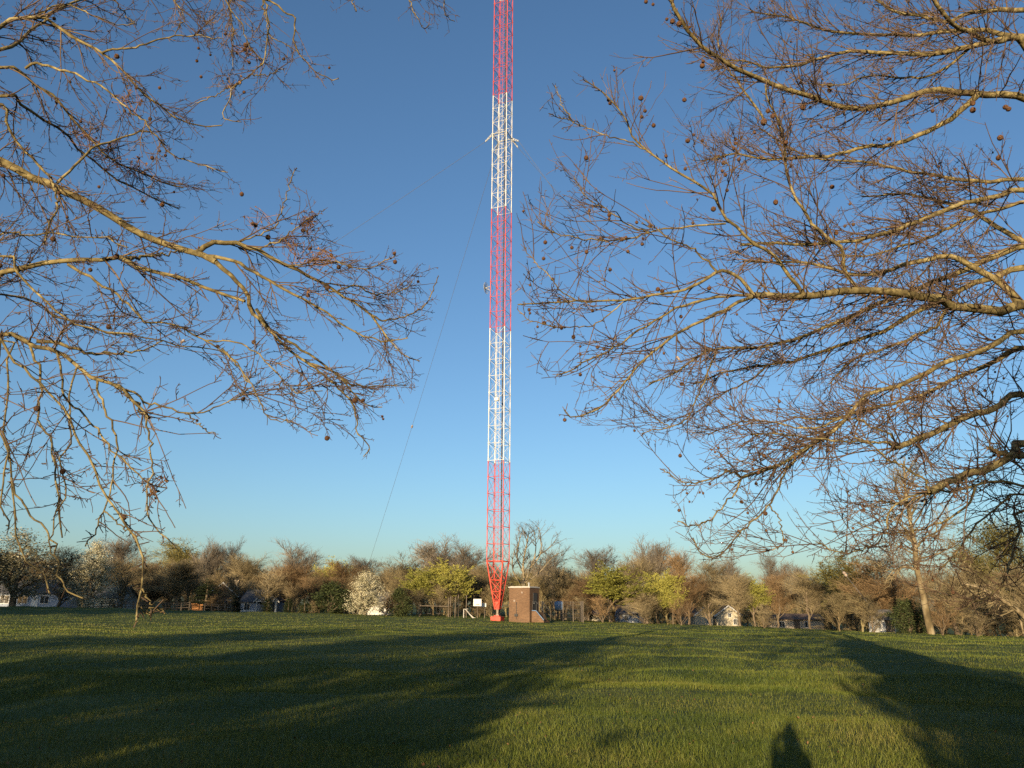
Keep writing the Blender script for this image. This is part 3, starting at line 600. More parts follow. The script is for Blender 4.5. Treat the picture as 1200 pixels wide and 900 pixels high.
# ------------------------------------------------------------------ brick hut, fence, playground, houses
def yard(px, D): x = P(px, 711, D)[0]; return x, D, hz(x, D)
def hut():
    A = math.radians(-28); x, y, z = yard(614.2, 93.5)
    t = empty('brick_hut', (x, y, z), A, 'brown brick hut with flat roof beside the foot of the radio tower', 'brick hut')
    W, Dp, Hh = 2.6, 2.4, 3.72
    b = MB(); b.box((0, 0, Hh / 2 - .1), (W, Dp, Hh + .2)); b.build('wall', M['brick'], t)
    c = MB(); c.box((0, 0, Hh + .06), (W + .14, Dp + .14, .12)); c.box((0, 0, Hh + .14), (W - .2, Dp - .2, .06)); r = c.build('roof', M['concrete'], t)
    v = MB(); v.tube([(.5, .2, Hh + .1), (.5, .2, Hh + .5)], [.09, .09], 8); v.tube([(.5, .2, Hh + .5), (.5, .2, Hh + .56), (.5, .2, Hh + .62)], [.16, .15, .02], 8); v.build('roof_vent', M['steel'], r)
    p = MB(); p.bar((-.35, -Dp / 2 - .04, .3), (-.35, -Dp / 2 - .04, 2.15), .035); p.box((-.35, -Dp / 2 - .07, .75), (.4, .13, .28)); p.build('conduit', M['darkmetal'], t)
    p = MB(); p.box((-.6, -Dp / 2 - .03, 2.3), (.22, .05, .22)); p.build('insulator_bushing', M['ceramic'], t); p = MB(); p.box((.35, -Dp / 2 - .02, 3.2), (.18, .04, .18)); p.build('insulator_bushing', M['ceramic'], t)
    d = MB(); d.box((W / 2 + .03, .1, 2.15), (.05, .95, 2.05)); d_ = d.build('door', M['darkmetal'], t); h = MB(); h.ball((W / 2 + .09, -.28, 2.05), .05); h.build('handle', M['steel'], d_)
    # landing, stair and railings on the right side
    s = MB(); s.box((W / 2 + .35, .1, .5), (.7, 1.5, 1.15))
    for k in range(6): s.box((W / 2 + .77 + k * .14, .1, (1.05 - .16 * (k + 1)) / 2), (.14, 1.3, 1.05 - .16 * (k + 1)))
    s.prism([(W / 2 + .1, 0), (W / 2 + 1.6, 0), (W / 2 + 1.55, .2), (W / 2 + .6, 1.2), (W / 2 + .1, 1.2)], -.9, -.72); s.build('staircase', M['brick'], t)
    cp_ = MB(); cp_.bar((W / 2 + .1, -.81, 1.25), (W / 2 + .6, -.81, 1.25), .05, 4); cp_.bar((W / 2 + .6, -.81, 1.25), (W / 2 + 1.56, -.81, .24), .05, 4); cp_.build('stair_coping', M['bluepaint'], t)
    for yy in (-.75, .9):
        rl = MB()
        rl.bar((W / 2 + .62, yy, 2.2), (W / 2 + 1.55, yy, 1.15), .03); rl.bar((W / 2 + .1, yy, 2.2), (W / 2 + .62, yy, 2.2), .03)
        for xx, zz in ((W / 2 + .12, 2.2), (W / 2 + .62, 2.2), (W / 2 + 1.55, 1.15)): rl.bar((xx, yy, zz - 1.0), (xx, yy, zz), .03)
        rl.build('railing', M['darkmetal'], t)
hut()
def tank():
    t = empty('wire_fence', yard(658, 104), 0, 'dark post and wire fence right of the brick hut', 'fence')
    f = MB(); g = MB(); q = [(-2.4, -1.5), (2.6, -1.5), (2.6, 2.5), (-2.4, 2.5)]
    for i in range(4):
        a, b = np.array(q[i]), np.array(q[(i + 1) % 4]); n = 4
        for k in range(n): c = a + (b - a) * k / n; f.bar((c[0], c[1], -.2), (c[0], c[1], 2.5), .055)
        for zz in (.5, 1.0, 1.5, 2.0, 2.4): g.bar((*a, zz), (*b, zz), .016, 4)
        for k in range(24): c = a + (b - a) * (k + .5) / 24; g.bar((c[0], c[1], 0), (c[0], c[1], 2.4), .009, 3)
    f.build('post', M['darkwood'], t); g.build('wire_mesh', M['darkmetal'], t)
    b = empty('utility_tank', yard(655, 104.6), 0, 'blue tank on a dark stand inside the wire fence', 'tank')
    m = MB(); m.tube([(0, 0, 1.35), (0, 0, 1.42), (0, 0, 2.35), (0, 0, 2.48), (0, 0, 2.5)], [.1, .58, .58, .4, .05], 16); m.build('drum', M['bluepaint'], b)
    m = MB()
    for i in range(4): a = i * math.pi / 2 + .4; m.bar((.45 * math.cos(a), .45 * math.sin(a), -.1), (.45 * math.cos(a), .45 * math.sin(a), 1.4), .05)
    m.tube([(0, 0, 1.3), (0, 0, 1.37)], [.52, .52], 12); m.build('stand', M['darkmetal'], b)
tank()
def play():
    x, y, z = yard(524, 112); t = empty('swing_frame', (x, y, z), 0, 'weathered wooden swing frame left of the white basketball backboard', 'swing frame')
    for px_ in (-3.7, .2, 1.1):
        m = MB(); m.bar((px_, 0, -.1), (px_, 0, 1.9 if px_ < 0 else 2.6), .07); m.build('post', M['darkwood'], t)
    m = MB(); m.bar((-3.75, 0, 1.5), (.2, 0, 1.42), .06); m.build('crossbar', M['darkwood'], t)
    for px_ in (-2.4, -1.2):
        m = MB()
        for o_ in (-.22, .22): m.bar((px_ + o_, 0, .5), (px_ + o_, 0, 1.45), .012, 4)
        m.box((px_, 0, .48), (.5, .18, .04)); m.build('swing_seat', M['darkmetal'], t)
    for px_, zt, gl in ((528, 2.75, 'left one of three bare poles behind the swing frame and backboard'), (537, 2.85, 'middle one of three bare poles, thickest, left of the white slide'), (546.5, 2.8, 'right one of three bare poles, just above the white slide')):
        m = MB(); m.tube([(0, 0, -.1), (0, 0, zt)], [.09 if px_ == 537 else .06, .06], 8); m.tube([(0, 0, zt), (0, 0, zt + .08)], [.1, .02], 8); o = m.build('wooden_pole', M['darkwood'], None, loc=yard(px_, 113)); tag(o, gl, 'pole', 'bare poles by the play area')
    t = empty('play_slide', yard(549, 110), 0, 'small white slide with a steep chute, left of the backboard post', 'slide')
    m = MB(); m.prism([(-.45, 1.15), (-.35, 1.2), (.75, .12), (.95, .12), (.95, 0), (.6, 0)], -.3, .3); m.build('chute', M['concrete'], t)
    m = MB()
    for yy in (-.28, .28): m.box((-.62, yy, .55), (.09, .07, 1.3)); m.bar((-.62, yy, 1.15), (-.05, yy, 1.2), .045)
    for zz in (.25, .5, .75, 1.0): m.box((-.62, 0, zz), (.07, .5, .06))
    m.build('ladder', M['concrete'], t)
    t = empty('basketball_hoop', yard(559.5, 108), 0, 'white basketball backboard on a brown post left of the tower foot', 'basketball hoop')
    m = MB(); m.bar((0, 0, -.1), (0, 0, 2.0), .06); m.bar((0, 0, 2.0), (0, -.25, 2.3), .05); m.build('post', M['darkwood'], t)
    m = MB(); m.box((0, -.3, 1.95), (1.05, .05, .9)); m.build('backboard', M['siding'], t)
    m = MB(); a = np.linspace(0, 2 * math.pi, 17); m.tube(np.stack([.2 * np.cos(a), -.56 + .2 * np.sin(a), 1.72 + 0 * a], 1), .016, 4); m.build('hoop', M['red'], t)
    t = empty('white_sign', yard(566, 109), .3, 'small blank white board on a post right beside the basketball backboard', 'sign')
    m = MB(); m.bar((.25, 0.05, -.1), (.25, .05, 1.75), .055); m.build('post', M['darkwood'], t); m = MB(); m.box((0, -.03, 1.72), (.85, .05, .48)); m.build('board', M['siding'], t)
play()

def house(name, px, D, label, W, Dp, Hw, Hr, wall, roof, rz=0.0, gable=False, wins=(), door=None, chim=None, cat='house', garage=None, over=.3):
    """ridge along x (or along y when gable faces the camera); wins: (x, z, w, h) on the camera side."""
    x, y, z = yard(px, D); t = empty(name, (x, y, z - .1), rz, label, cat)
    w = MB()
    if gable: w.prism([(-W / 2, 0), (W / 2, 0), (W / 2, Hw), (0, Hw + Hr), (-W / 2, Hw)], 0, Dp)
    else:
        w.box((0, Dp / 2, Hw / 2), (W, Dp, Hw))
        for s in (-1, 1):
            V = [(s * W / 2, 0, Hw), (s * W / 2, Dp, Hw), (s * W / 2, Dp / 2, Hw + Hr)]; w.add(V, [[0, 1, 2]])
    w.build('wall', M[wall], t)
    r = MB(); th = .14
    if gable:
        k = Hr / (W / 2)
        for s in (-1, 1):
            e = W / 2 + over; r_ = [(0, Hw + Hr + .02), (s * e, Hw - over * k + .02), (s * e, Hw - over * k + th + .02), (0, Hw + Hr + th + .02)]; r.prism(r_, -over, Dp + over)
    else:
        k = Hr / (Dp / 2)
        for s in (-1, 1):
            y0 = Dp / 2; e = Dp / 2 + over
            V = []
            for xx in (-W / 2 - over, W / 2 + over):
                V += [(xx, y0, Hw + Hr + .02), (xx, y0 + s * e, Hw - over * k + .02), (xx, y0 + s * e, Hw - over * k + th + .02), (xx, y0, Hw + Hr + th + .02)]
            r.add(V, [[0, 1, 2, 3], [4, 7, 6, 5], [0, 4, 5, 1], [1, 5, 6, 2], [2, 6, 7, 3], [3, 7, 4, 0]])
    ro = r.build('roof', M[roof], t)
    if gable:
        f = MB(); k = Hr / (W / 2)
        for s in (-1, 1): e = W / 2 + over; f.prism([(0, Hw + Hr - .12), (s * e, Hw - over * k - .12), (s * e, Hw - over * k + th), (0, Hw + Hr + th)], -over - .05, -over - .004)
        f.build('fascia', M['siding'], t)
    if chim: c = MB(); c.box((chim[0], chim[1], Hw + Hr - .3), (.7, .6, 1.6)); c.box((chim[0], chim[1], Hw + Hr + .55), (.84, .74, .12)); c.build('chimney', M['brick' if wall != 'brick' else 'tan'], ro)
    for (wx, wz, ww, wh) in wins:
        f = MB(); q = .08
        f.box((wx, -.03, wz - wh / 2 - q / 2), (ww + 2 * q, .08, q)); f.box((wx, -.03, wz + wh / 2 + q / 2), (ww + 2 * q, .08, q)); f.box((wx - ww / 2 - q / 2, -.03, wz), (q, .08, wh)); f.box((wx + ww / 2 + q / 2, -.03, wz), (q, .08, wh)); f.box((wx, -.03, wz), (.05, .05, wh))
        wo = f.build('window', M['siding'], t); p = MB(); p.box((wx, -.008, wz), (ww, .03, wh)); p.build('pane', M['glass'], wo)
    if door: d = MB(); d.box((door[0], -.03, 1.05), (.95, .07, 2.1)); do = d.build('door', M[door[1]], t); h = MB(); h.ball((door[0] + .35, -.09, 1.05), .045); h.build('handle', M['steel'], do)
    if garage:
        d = MB(); d.box((garage[0], -.03, 1.1), (garage[1], .06, 2.2)); do = d.build('garage_door', M[garage[2]], t)
    return t
house('house', 30, 126, 'long low house in shade under the far left pale-budded tree', 9.5, 7, 2.5, 1.9, 'bluegrey', 'roof', .1, wins=[(-3.2, 1.5, 1.2, 1.1), (-.6, 1.5, 1.4, 1.1), (2.6, 1.5, 1.2, 1.1)], door=(1.2, 'siding'))
house('garage', 119, 124, 'white garage with wide door and grey roof at left', 4.6, 6, 2.1, 1.5, 'siding', 'roof', -.06, garage=(.55, 2.7, 'cream'), wins=[(-1.6, 1.4, .5, .6)], cat='garage')
house('house', 259, 146, 'brick house with white-trimmed gable and chimney behind the dark conifer', 5.2, 8, 3.0, 2.2, 'brick', 'roof', .1, gable=True, wins=[(-1.1, 1.6, .9, 1.2), (1.1, 1.6, .9, 1.2)], chim=(1.5, 3.5))
house('house', 441, 136, 'white house with steep dark roof half hidden by the white pear tree', 4.4, 6, 2.2, 2.2, 'siding', 'roof', -.15, wins=[(.9, 1.3, .8, .9)], door=(-1.0, 'siding'))
def porch():
    t = house('porch_house', 300, 137, 'shade-tinted blue gabled house with open porch and white corner post', 5.2, 8, 2.2, 1.9, 'bluegrey', 'roof', 0, gable=False, wins=[(-1.5, 1.4, .9, 1.0)], door=(.2, 'bluegrey'))
    # open porch gable facing the camera at the right end
    g = MB(); g.prism([(.7, 2.35), (4.2, 2.35), (2.45, 3.9)], -2.6, -2.5); g.build('porch_gable', M['bluegrey'], t)
    f = MB()
    for s in (-1, 1): f.prism([(2.45, 3.95), (2.45 + s * 2.1, 2.1), (2.45 + s * 2.1, 2.3), (2.45, 4.16)], -2.75, 1.5)
    f.build('porch_roof', M['roof'], t)
    b = MB()
    for s in (-1, 1): b.prism([(2.45, 3.93), (2.45 + s * 2.12, 2.06), (2.45 + s * 2.12, 2.28), (2.45, 4.14)], -2.82, -2.755)
    b.box((2.45, -2.55, 2.26), (3.6, .2, .18)); b.build('fascia', M['siding'], t)
    for xx, wd in ((4.05, .3), (.85, .18)): p = MB(); p.box((xx, -2.55, 1.0), (wd, wd, 2.34)); p.box((xx, -2.55, .1), (wd + .12, wd + .12, .2)); p.build('porch_post', M['siding'], t)
    r = MB(); r.box((-.6, -2.5, .55), (2.3, .06, .5)); r.box((-.6, -2.5, .85), (2.4, .1, .07)); r.build('porch_railing', M['siding'], t)
porch()
house('house', 824, 142, 'left one of two cream gabled houses, with a lone dark window', 3.3, 6, 2.2, 1.2, 'cream', 'brownroof', .15, gable=True, wins=[(.75, 1.2, .35, .9)])
house('house', 853, 144, 'right one of two cream gabled houses, taller and wider', 4.4, 7, 2.4, 1.5, 'cream', 'brownroof', .1, gable=True, wins=[(.2, 2.3, .5, .6), (1.1, 1.2, .5, .9)])
house('house', 932, 140, 'long tan house with brown roof behind the right-hand bare trees', 9.0, 6, 2.0, .8, 'tan', 'brownroof', -.04, wins=[(-2.5, 1.2, .9, .8), (1.8, 1.2, .9, .8)], door=(0, 'darkwood'))
house('house', 740, 140, 'small grey-roofed house with white porch posts between bare trees', 4.2, 5, 1.7, 1.3, 'bluegrey', 'roof', .1, wins=[(-1, 1.0, .6, .7)], door=(.5, 'siding'))
house('garden_shed', 1038, 84, 'small white shed behind the large russet tree', 1.6, 2, 1.6, .7, 'siding', 'roof', .2, door=(.2, 'darkwood'), cat='shed')
house('garden_shed', 693, 138, 'low beige shed right of the fenced blue tank', 3.2, 2.2, 1.2, .5, 'cream', 'roof', .1, door=(-.8, 'darkwood'), cat='shed')
def railfence(name, px0, px1, D, label, n, mat_, h=1.1, solid=False, rails=(.4, .75, 1.0)):
    a = np.array(yard(px0, D)); b = np.array(yard(px1, D)); t = empty(name, a, 0, label, 'fence'); p = MB(); q = MB()
    L_ = np.linspace(0, 1, n)
    for k, u in enumerate(L_):
        c = (b - a) * u; z = hz(*(a + c)[:2]) - a[2]; p.box((c[0], c[1], z + h / 2 - .1), (.12, .12, h + .2))
        if k: 
            d = (b - a) * L_[k - 1]; zd = hz(*(a + d)[:2]) - a[2]
            if solid:
                m = max(2, int(np.linalg.norm(c - d) / .16))
                for i in range(m): e = d + (c - d) * (i + .5) / m; q.box((e[0], e[1] - .08, zd + h / 2), (.14, .03, h - .02 - .03 * (i % 2)))
            else:
                for zz in rails: q.bar((d[0], d[1], zd + zz), (c[0], c[1], z + zz), .04, 4)
    p.build('post', M['darkwood'], t); q.build('plank_panel' if solid else 'rail', M[mat_], t)
railfence('rail_fence', 100, 222, 110, 'dark wooden rail fence along the field below the white garage', 14, 'darkwood')
railfence('rail_fence', 240, 272, 111, 'short dark rail fence between the orange plank fence and a cone evergreen', 5, 'darkwood')
railfence('plank_fence', 224, 238, 112, 'short orange plank fence under the dark conifer', 3, 'orangewood', 1.0, True)

# ------------------------------------------------------------------ the two big sycamores that frame the view
PR = [(1320, -400), (700, -400), (760, -60), (770, 20), (700, 70), (640, 95), (605, 250), (597, 330), (610, 400), (650, 492), (745, 522), (825, 528), (800, 548), (775, 550), (785, 620), (812, 660), (930, 655), (955, 600), (945, 655), (1010, 665), (1100, 720), (1200, 745), (1420, 745)]
PL = [(-400, -400), (-400, 640), (0, 640), (60, 630), (150, 640), (205, 640), (222, 590), (280, 500), (340, 505), (432, 545), (500, 440), (522, 318), (470, 283), (400, 275), (350, 190), (320, 200), (275, 210), (232, 150), (235, 110), (290, 160), (330, 110), (400, 105), (410, 60), (380, 20), (440, 22), (470, 35), (545, 42), (560, -400)]
def inpoly(poly, x, y):
    ins = np.zeros(len(x), bool); n = len(poly); j = n - 1
    for i in range(n):
        xi, yi = poly[i]; xj, yj = poly[j]
        c = ((yi > y) != (yj > y)) & (x < (xj - xi) * (y - yi) / (yj - yi + 1e-9) + xi); ins ^= c; j = i
    return ins
class Syc:
    def __init__(s, tx, ty, trunk_r, label, seed, poly, htr=13.0, tw=.004, thin=None):
        s.tx, s.ty = tx, ty; s.z = hz(tx, ty); s.rng = np.random.default_rng(seed); s.poly = poly
        s.t = empty('sycamore_tree', (tx, ty, s.z), 0, label, 'tree', 'big bare sycamores framing the view'); s.g = np.array([tx, ty, s.z])
        zz = np.linspace(-.1, htr, 16); s.tp = np.stack([.06 * np.sin(zz * .7), .06 * np.cos(zz * .9) - .06, zz], 1); s.tr = np.interp(zz, [-.1, .3, 1, 6, htr], [trunk_r * 1.7, trunk_r * 1.25, trunk_r, trunk_r * .75, trunk_r * .35])
        m = MB(); m.tube(s.tp, s.tr, 14); s.trunk = m.build('trunk', M['bark'], s.t)
        s.lim = []; s.px = []; s.tw = tw; s.thin = thin
    def limb(s, pts, w0, w1, dY=None, Y0=None, trunk=False, base=None, n=26):
        """a limb traced in the photo; trunk=True continues it back into the trunk."""
        pts = np.array(pts, float)
        if dY is None: dY = s.rng.uniform(-1.6, 1.6)
        if Y0 is None:
            if trunk: Y0 = s.ty + np.sign(dY) * .3
            else:
                X = np.concatenate(s.px); d = np.hypot(X[:, 0] - pts[0, 0], X[:, 1] - pts[0, 1]); k = d.argmin(); Y0 = X[k, 2]
        L_ = np.r_[0, np.cumsum(np.hypot(*np.diff(pts, axis=0).T))]; u = L_ / L_[-1]
        Ys = Y0 + dY * u + .12 * np.sin(u * 7 + s.rng.uniform(0, 6)) * u
        q = np.array([P(a, b, y) for (a, b), y in zip(pts, Ys)])
        if trunk:
            z = base if base is not None else q[0, 2] - .25; q = np.vstack([[s.tx, s.ty, z], q]); 
        q = spline(q, n); 
        q[2:-1] += s.rng.normal(size=(n - 3, 3)) * .008
        dep = np.mean(Ys) * 1.03; r = (w0 + (w1 - w0) * np.linspace(0, 1, n) ** .8) / 2 * dep / FPX
        X, Yp = proj(q); s.px.append(np.stack([X, Yp, q[:, 1]], 1))
        s.lim.append((q - s.g, r)); return s
    def finish(s, n2, n3, n4, extra, L2, L3, L4, trop, balls, nball, group2=None):
        rng = s.rng
        for q, r in s.lim:
            m = MB(); m.tube(q, r, 8); m.build('limb', M['bark'], s.t)
        Ps = np.array([q for q, r in s.lim]); Rs = np.array([r for q, r in s.lim])
        # limbs above the picture and on the far side of the trunk
        l1, r1 = grow(rng, s.tp[None], s.tr[None], extra, t=(.52, .99), ln=(2.5, 5.5), ang=(40, 75), K=26, jit=.05, trop=(.01, .01), rr_=.4, rmin=.03, rmax=.12, tip=.2)
        ok = np.array([not inpoly_any(s, p + s.g) for p in l1]); l1, r1 = l1[ok], r1[ok]
        if len(l1): m = MB(); m.add(*tubes(l1, r1, 6), smooth=True); m.build('limb', M['bark'], s.t)
        def keep(p, r, pad=None):
            X, Y = proj(p[:, -1] + s.g); X2, Y2 = proj(p[:, p.shape[1] // 2] + s.g); k = inpoly(s.poly, X, Y) & inpoly(s.poly, X2, Y2) & (rng.random(len(X)) > s.thin(X, Y)); return p[k], r[k]
        def ext(p, r): 
            return p, r
        l2, r2 = keep(*grow(rng, Ps, Rs, n2, t=(.12, 1), ln=L2, ang=(22, 50), K=9, jit=.085, trop=trop, rr_=.5, rmin=s.tw * 1.5, rmax=s.tw * 2.7, tip=.45, taperlen=.35))
        l2b, r2b = grow(rng, l1, r1, extra * 7, t=(.1, 1), ln=L2, ang=(22, 50), K=9, jit=.085, trop=trop, rr_=.5, rmin=s.tw * 1.6, rmax=.013, tip=.45)
        kk = ~inframe(l2b[:, -1] + s.g) | inpoly(s.poly, *proj(l2b[:, -1] + s.g)); l2 = np.concatenate([l2, l2b[kk]]); r2 = np.concatenate([r2, r2b[kk]])
        l3, r3 = keep(*grow(rng, l2, r2, n3, t=(.1, 1), ln=L3, ang=(25, 55), K=6, jit=.12, trop=trop, rr_=.75, rmin=s.tw, rmax=s.tw * 1.7, tip=.6))
        # twig sprays right on the traced limb ends
        l3b, r3b = keep(*grow(rng, Ps, Rs, n3 // 5, t=(.45, 1), ln=L3, ang=(22, 52), K=6, jit=.12, trop=trop, rr_=.5, rmin=s.tw, rmax=s.tw * 1.7, tip=.6))
        l3 = np.concatenate([l3, l3b]); r3 = np.concatenate([r3, r3b])
        l4, r4 = grow(rng, l3, r3, n4, t=(.1, 1), ln=L4, ang=(30, 70), K=4, jit=.16, trop=(.03, .05), rr_=.8, rmin=s.tw * .8, rmax=s.tw, tip=.75)
        l5, r5 = grow(rng, np.concatenate([l3]), r3, n4, t=(.05, 1), ln=(.012, .035), ang=(35, 75), K=2, jit=.05, rr_=1, rmin=s.tw * 1.05, rmax=s.tw * 1.2, tip=.9)
        l6, r6 = grow(rng, Ps, Rs, n4 // 5, t=(.5, 1), ln=(.02, .075), ang=(30, 65), K=3, jit=.15, rr_=.7, rmin=s.tw, rmax=s.tw * 1.2, tip=.9)
        m = MB(); m.add(*tubes(l6, r6, 3)); m.add(*tubes(l2, r2, 5), smooth=True); m.add(*tubes(l3, r3, 4), smooth=True); m.add(*tubes(l4, r4, 3)); m.add(*tubes(l5, r5, 3))
        m.build('crown', M['twig'], s.t)
        s.l3 = l3; s.l2 = l2
        # hanging seed balls: the ones that show largest are parts, the rest one part
        Xa = np.concatenate(s.px)
        bm = MB(); bm.ball((0, 0, 0), 1.0, 8, 6); v = bm.v; 
        for vv in bm.v: pass
        stem = MB(); 
        bm.tube([(0, 0, .9), (.12, .05, 2.6)], [.09, .07], 4); me = bm.mesh('seed_ball'); me.materials.append(M['seed'])
        tw = np.concatenate([l3[:, 2:].reshape(-1, 3), l4[:, 2:].reshape(-1, 3)]) + s.g; tX, tY = proj(tw)
        for (bx, by, bw) in balls:
            # hang the ball from the twig that passes nearest above its place in the photo
            d = np.hypot(tX - bx, tY - (by - 5)) + np.where(tY > by - 2, 14, 0); k = d.argmin(); hook = tw[k]
            p = P(bx, by, hook[1]); v = p - hook; ln = np.linalg.norm(v)
            if ln > .16: p = hook + v / ln * .05 + np.array([0, 0, -.07])
            rad = bw * .43 * np.linalg.norm(p - [0, 0, EYE]) / FPX; b1 = MB(); b1.ball((0, 0, 0), rad * rng.uniform(.9, 1.08, 3), 9, 6)
            h_ = hook - p; b1.tube(spline([(0, 0, rad * .9), h_ * .5 + [rng.normal() * .006, 0, -.004], h_], 6), .0016, 4); b1.build('seed_ball', M['seed'], s.t, loc=p - s.g)
        pos = along(rng, l3, nball, .5); rest = MB(); ns = max(0, 98 - len(balls))
        for i, p in enumerate(pos):
            rad = rng.uniform(.013, .021)
            if i < ns: o = link('seed_ball', me, None, s.t, p - [0, 0, rad * 2.4]); o.scale = (rad,) * 3
            else: rest.ball(p - [0, 0, rad * 2.4], rad, 6, 4); rest.bar(p - [0, 0, rad * 1.5], p, .002, 3)
        if nball > ns: o = rest.build('seed_ball', M['seed'], s.t); o['kind'] = 'stuff'; o['label'] = 'many small hanging seed balls'
def inframe(p):
    X, Y = proj(p); q = p - np.array([0, 0, EYE]); return (X > -15) & (X < 1215) & (Y > -15) & (Y < 915) & (q @ fw > 0)
def inpoly_any(s, p): return bool(np.any(inframe(p)))

R = Syc(7.98, 10.2, .36, 'bare sycamore reaching in from the right, hung with many brown seed balls', 21, PR, 13, .0036, lambda x, y: .38 * (x < 800) + .4 * ((x > 1090) & (y > 470)))
T_ = True
R.limb([(1200, 115), (1167, 111), (1127, 108), (1093, 105), (1060, 116), (1013, 128), (977, 122), (940, 110), (897, 97), (857, 77), (823, 55), (800, 28), (788, 5), (780, -20)], 12, 4, -2.2, trunk=T_)
R.limb([(1200, 358), (1177, 365), (1150, 363), (1117, 358), (1100, 350), (1073, 348), (1043, 342), (1007, 340), (967, 345), (940, 347), (900, 345), (883, 346)], 16, 7, -2.4, trunk=T_)
R.limb([(883, 346), (840, 348), (800, 358), (773, 373), (740, 393), (717, 410), (693, 420), (670, 432), (652, 440)], 4, 1.5, -.6)
R.limb([(883, 346), (867, 325), (853, 317), (840, 318), (807, 337), (767, 345), (727, 352), (683, 353), (643, 355), (607, 357)], 5, 1.5, -.8)
R.limb([(883, 347), (853, 360), (830, 373), (800, 387), (773, 405), (753, 423), (740, 440), (720, 460), (700, 480), (670, 488), (661, 480)], 5, 1.4, -1)
R.limb([(1196, 357), (1184, 343), (1160, 323), (1133, 310), (1113, 300), (1097, 302), (1060, 310), (1030, 320), (997, 322), (967, 312), (933, 307), (900, 308), (870, 306)], 9, 2, .8)
R.limb([(1200, 287), (1167, 300), (1140, 313), (1113, 323), (1087, 333), (1060, 347), (1033, 353), (1000, 370), (967, 383), (933, 397), (900, 405), (867, 407), (833, 410), (813, 420), (787, 440), (760, 450)], 9, 1.8, 1.5, trunk=T_)
R.limb([(1200, 313), (1173, 323), (1153, 328), (1127, 338), (1107, 350), (1087, 360), (1060, 373), (1033, 388), (1000, 400), (967, 410), (933, 423), (900, 427), (867, 432), (840, 440), (813, 450)], 9, 1.8, 2.2, trunk=T_)
R.limb([(1113, 350), (1100, 380), (1087, 387), (1060, 400), (1033, 410), (1010, 417), (990, 430), (972, 450)], 5, 1.5, .8)
R.limb([(1200, 388), (1167, 403), (1133, 417), (1107, 423), (1080, 440), (1053, 452), (1020, 460), (1000, 480), (974, 508), (955, 520), (932, 533), (909, 546), (888, 555), (869, 560)], 9, 3, -1.2, trunk=T_)
R.limb([(869, 560), (853, 553), (839, 560), (815, 566), (797, 564), (778, 550)], 2.4, 1.2, -.2)
R.limb([(869, 560), (862, 576), (850, 590), (832, 609), (808, 617), (794, 611)], 2.4, 1.2, -.3)
R.limb([(932, 539), (920, 553), (913, 571), (902, 590), (881, 613), (862, 630), (848, 648), (832, 653), (818, 644), (812, 630)], 2.8, 1.2, -.3)
R.limb([(902, 592), (913, 609), (917, 625), (916, 639), (904, 644)], 1.8, 1.1, .1)
R.limb([(1200, 407), (1167, 423), (1133, 437), (1107, 450), (1080, 463), (1047, 473), (1010, 480), (985, 490), (960, 492), (930, 488)], 8, 2, .5, trunk=T_)
R.limb([(1200, 462), (1167, 477), (1133, 488), (1107, 500), (1080, 513), (1047, 525)], 10, 6, -1.5, trunk=T_)
R.limb([(1047, 525), (1040, 518), (1013, 518), (967, 515), (930, 510), (880, 508)], 3, 1.4, -.8)
R.limb([(1055, 523), (1040, 508), (1020, 500), (1008, 492), (985, 488)], 3, 1.4, .3)
R.limb([(1200, 519), (1188, 533), (1156, 550), (1130, 556), (1108, 566), (1088, 577)], 12, 7, -1.8, trunk=T_)
R.limb([(1089, 577), (1082, 562), (1060, 548), (1035, 535), (1020, 520), (1000, 512)], 3, 1.3, -.5)
R.limb([(1200, 534), (1180, 533), (1158, 525)], 8, 4, -.6)
R.limb([(1200, 569), (1169, 564), (1143, 569), (1117, 576), (1095, 574), (1060, 590), (1030, 586)], 5, 1.5, -1.4, trunk=T_)
R.limb([(1200, 580), (1175, 590), (1156, 605), (1135, 625), (1120, 650), (1100, 668)], 4, 1.5, -1, trunk=T_)
R.limb([(1143, 572), (1135, 590), (1117, 605), (1092, 616), (1056, 625), (1030, 624), (1005, 612)], 3.2, 1.2, -.6)
R.limb([(1095, 574), (1060, 585), (1043, 601), (1034, 630), (1014, 643), (982, 647), (956, 635)], 2.6, 1.1, -.8)
R.limb([(1200, 600), (1196, 620), (1188, 643), (1179, 675), (1163, 698), (1137, 708), (1124, 717)], 5.5, 1.6, -2.5, trunk=T_)
R.limb([(1190, 45), (1165, 49), (1133, 37), (1110, 22), (1097, 3), (1088, -15)], 9, 5, -1.5, trunk=T_)
R.limb([(1180, 12), (1168, 12), (1140, 14), (1110, 25), (1067, 17), (1045, 12), (1028, 0), (1010, -14)], 7, 3, 1.5, trunk=T_)
R.limb([(1185, 42), (1150, 35), (1110, 37), (1070, 42), (1043, 40), (1010, 40), (960, 33), (915, 18), (880, 14)], 7, 2, 2.5, trunk=T_)
R.limb([(1180, 45), (1140, 53), (1100, 63), (1073, 63), (1033, 61), (983, 62), (940, 75), (900, 78), (866, 70), (840, 72)], 9, 2, .8, trunk=T_)
R.limb([(1145, 112), (1140, 117), (1120, 135), (1110, 142), (1067, 163), (1043, 170), (1010, 173), (973, 182), (933, 184), (900, 187), (860, 180), (825, 188)], 8, 2, .9)
R.limb([(1200, 210), (1160, 213), (1117, 210), (1073, 202), (1017, 190), (967, 187), (930, 176), (890, 150)], 6, 1.8, 2, trunk=T_)
R.limb([(1200, 222), (1167, 231), (1133, 237), (1100, 250), (1067, 263), (1033, 275), (983, 284), (933, 287), (900, 285), (868, 287)], 9, 3, -1.6, trunk=T_)
R.limb([(1200, 237), (1167, 247), (1140, 253), (1113, 267), (1085, 280), (1050, 290), (1015, 300), (980, 298)], 6, 2, 1.2, trunk=T_)
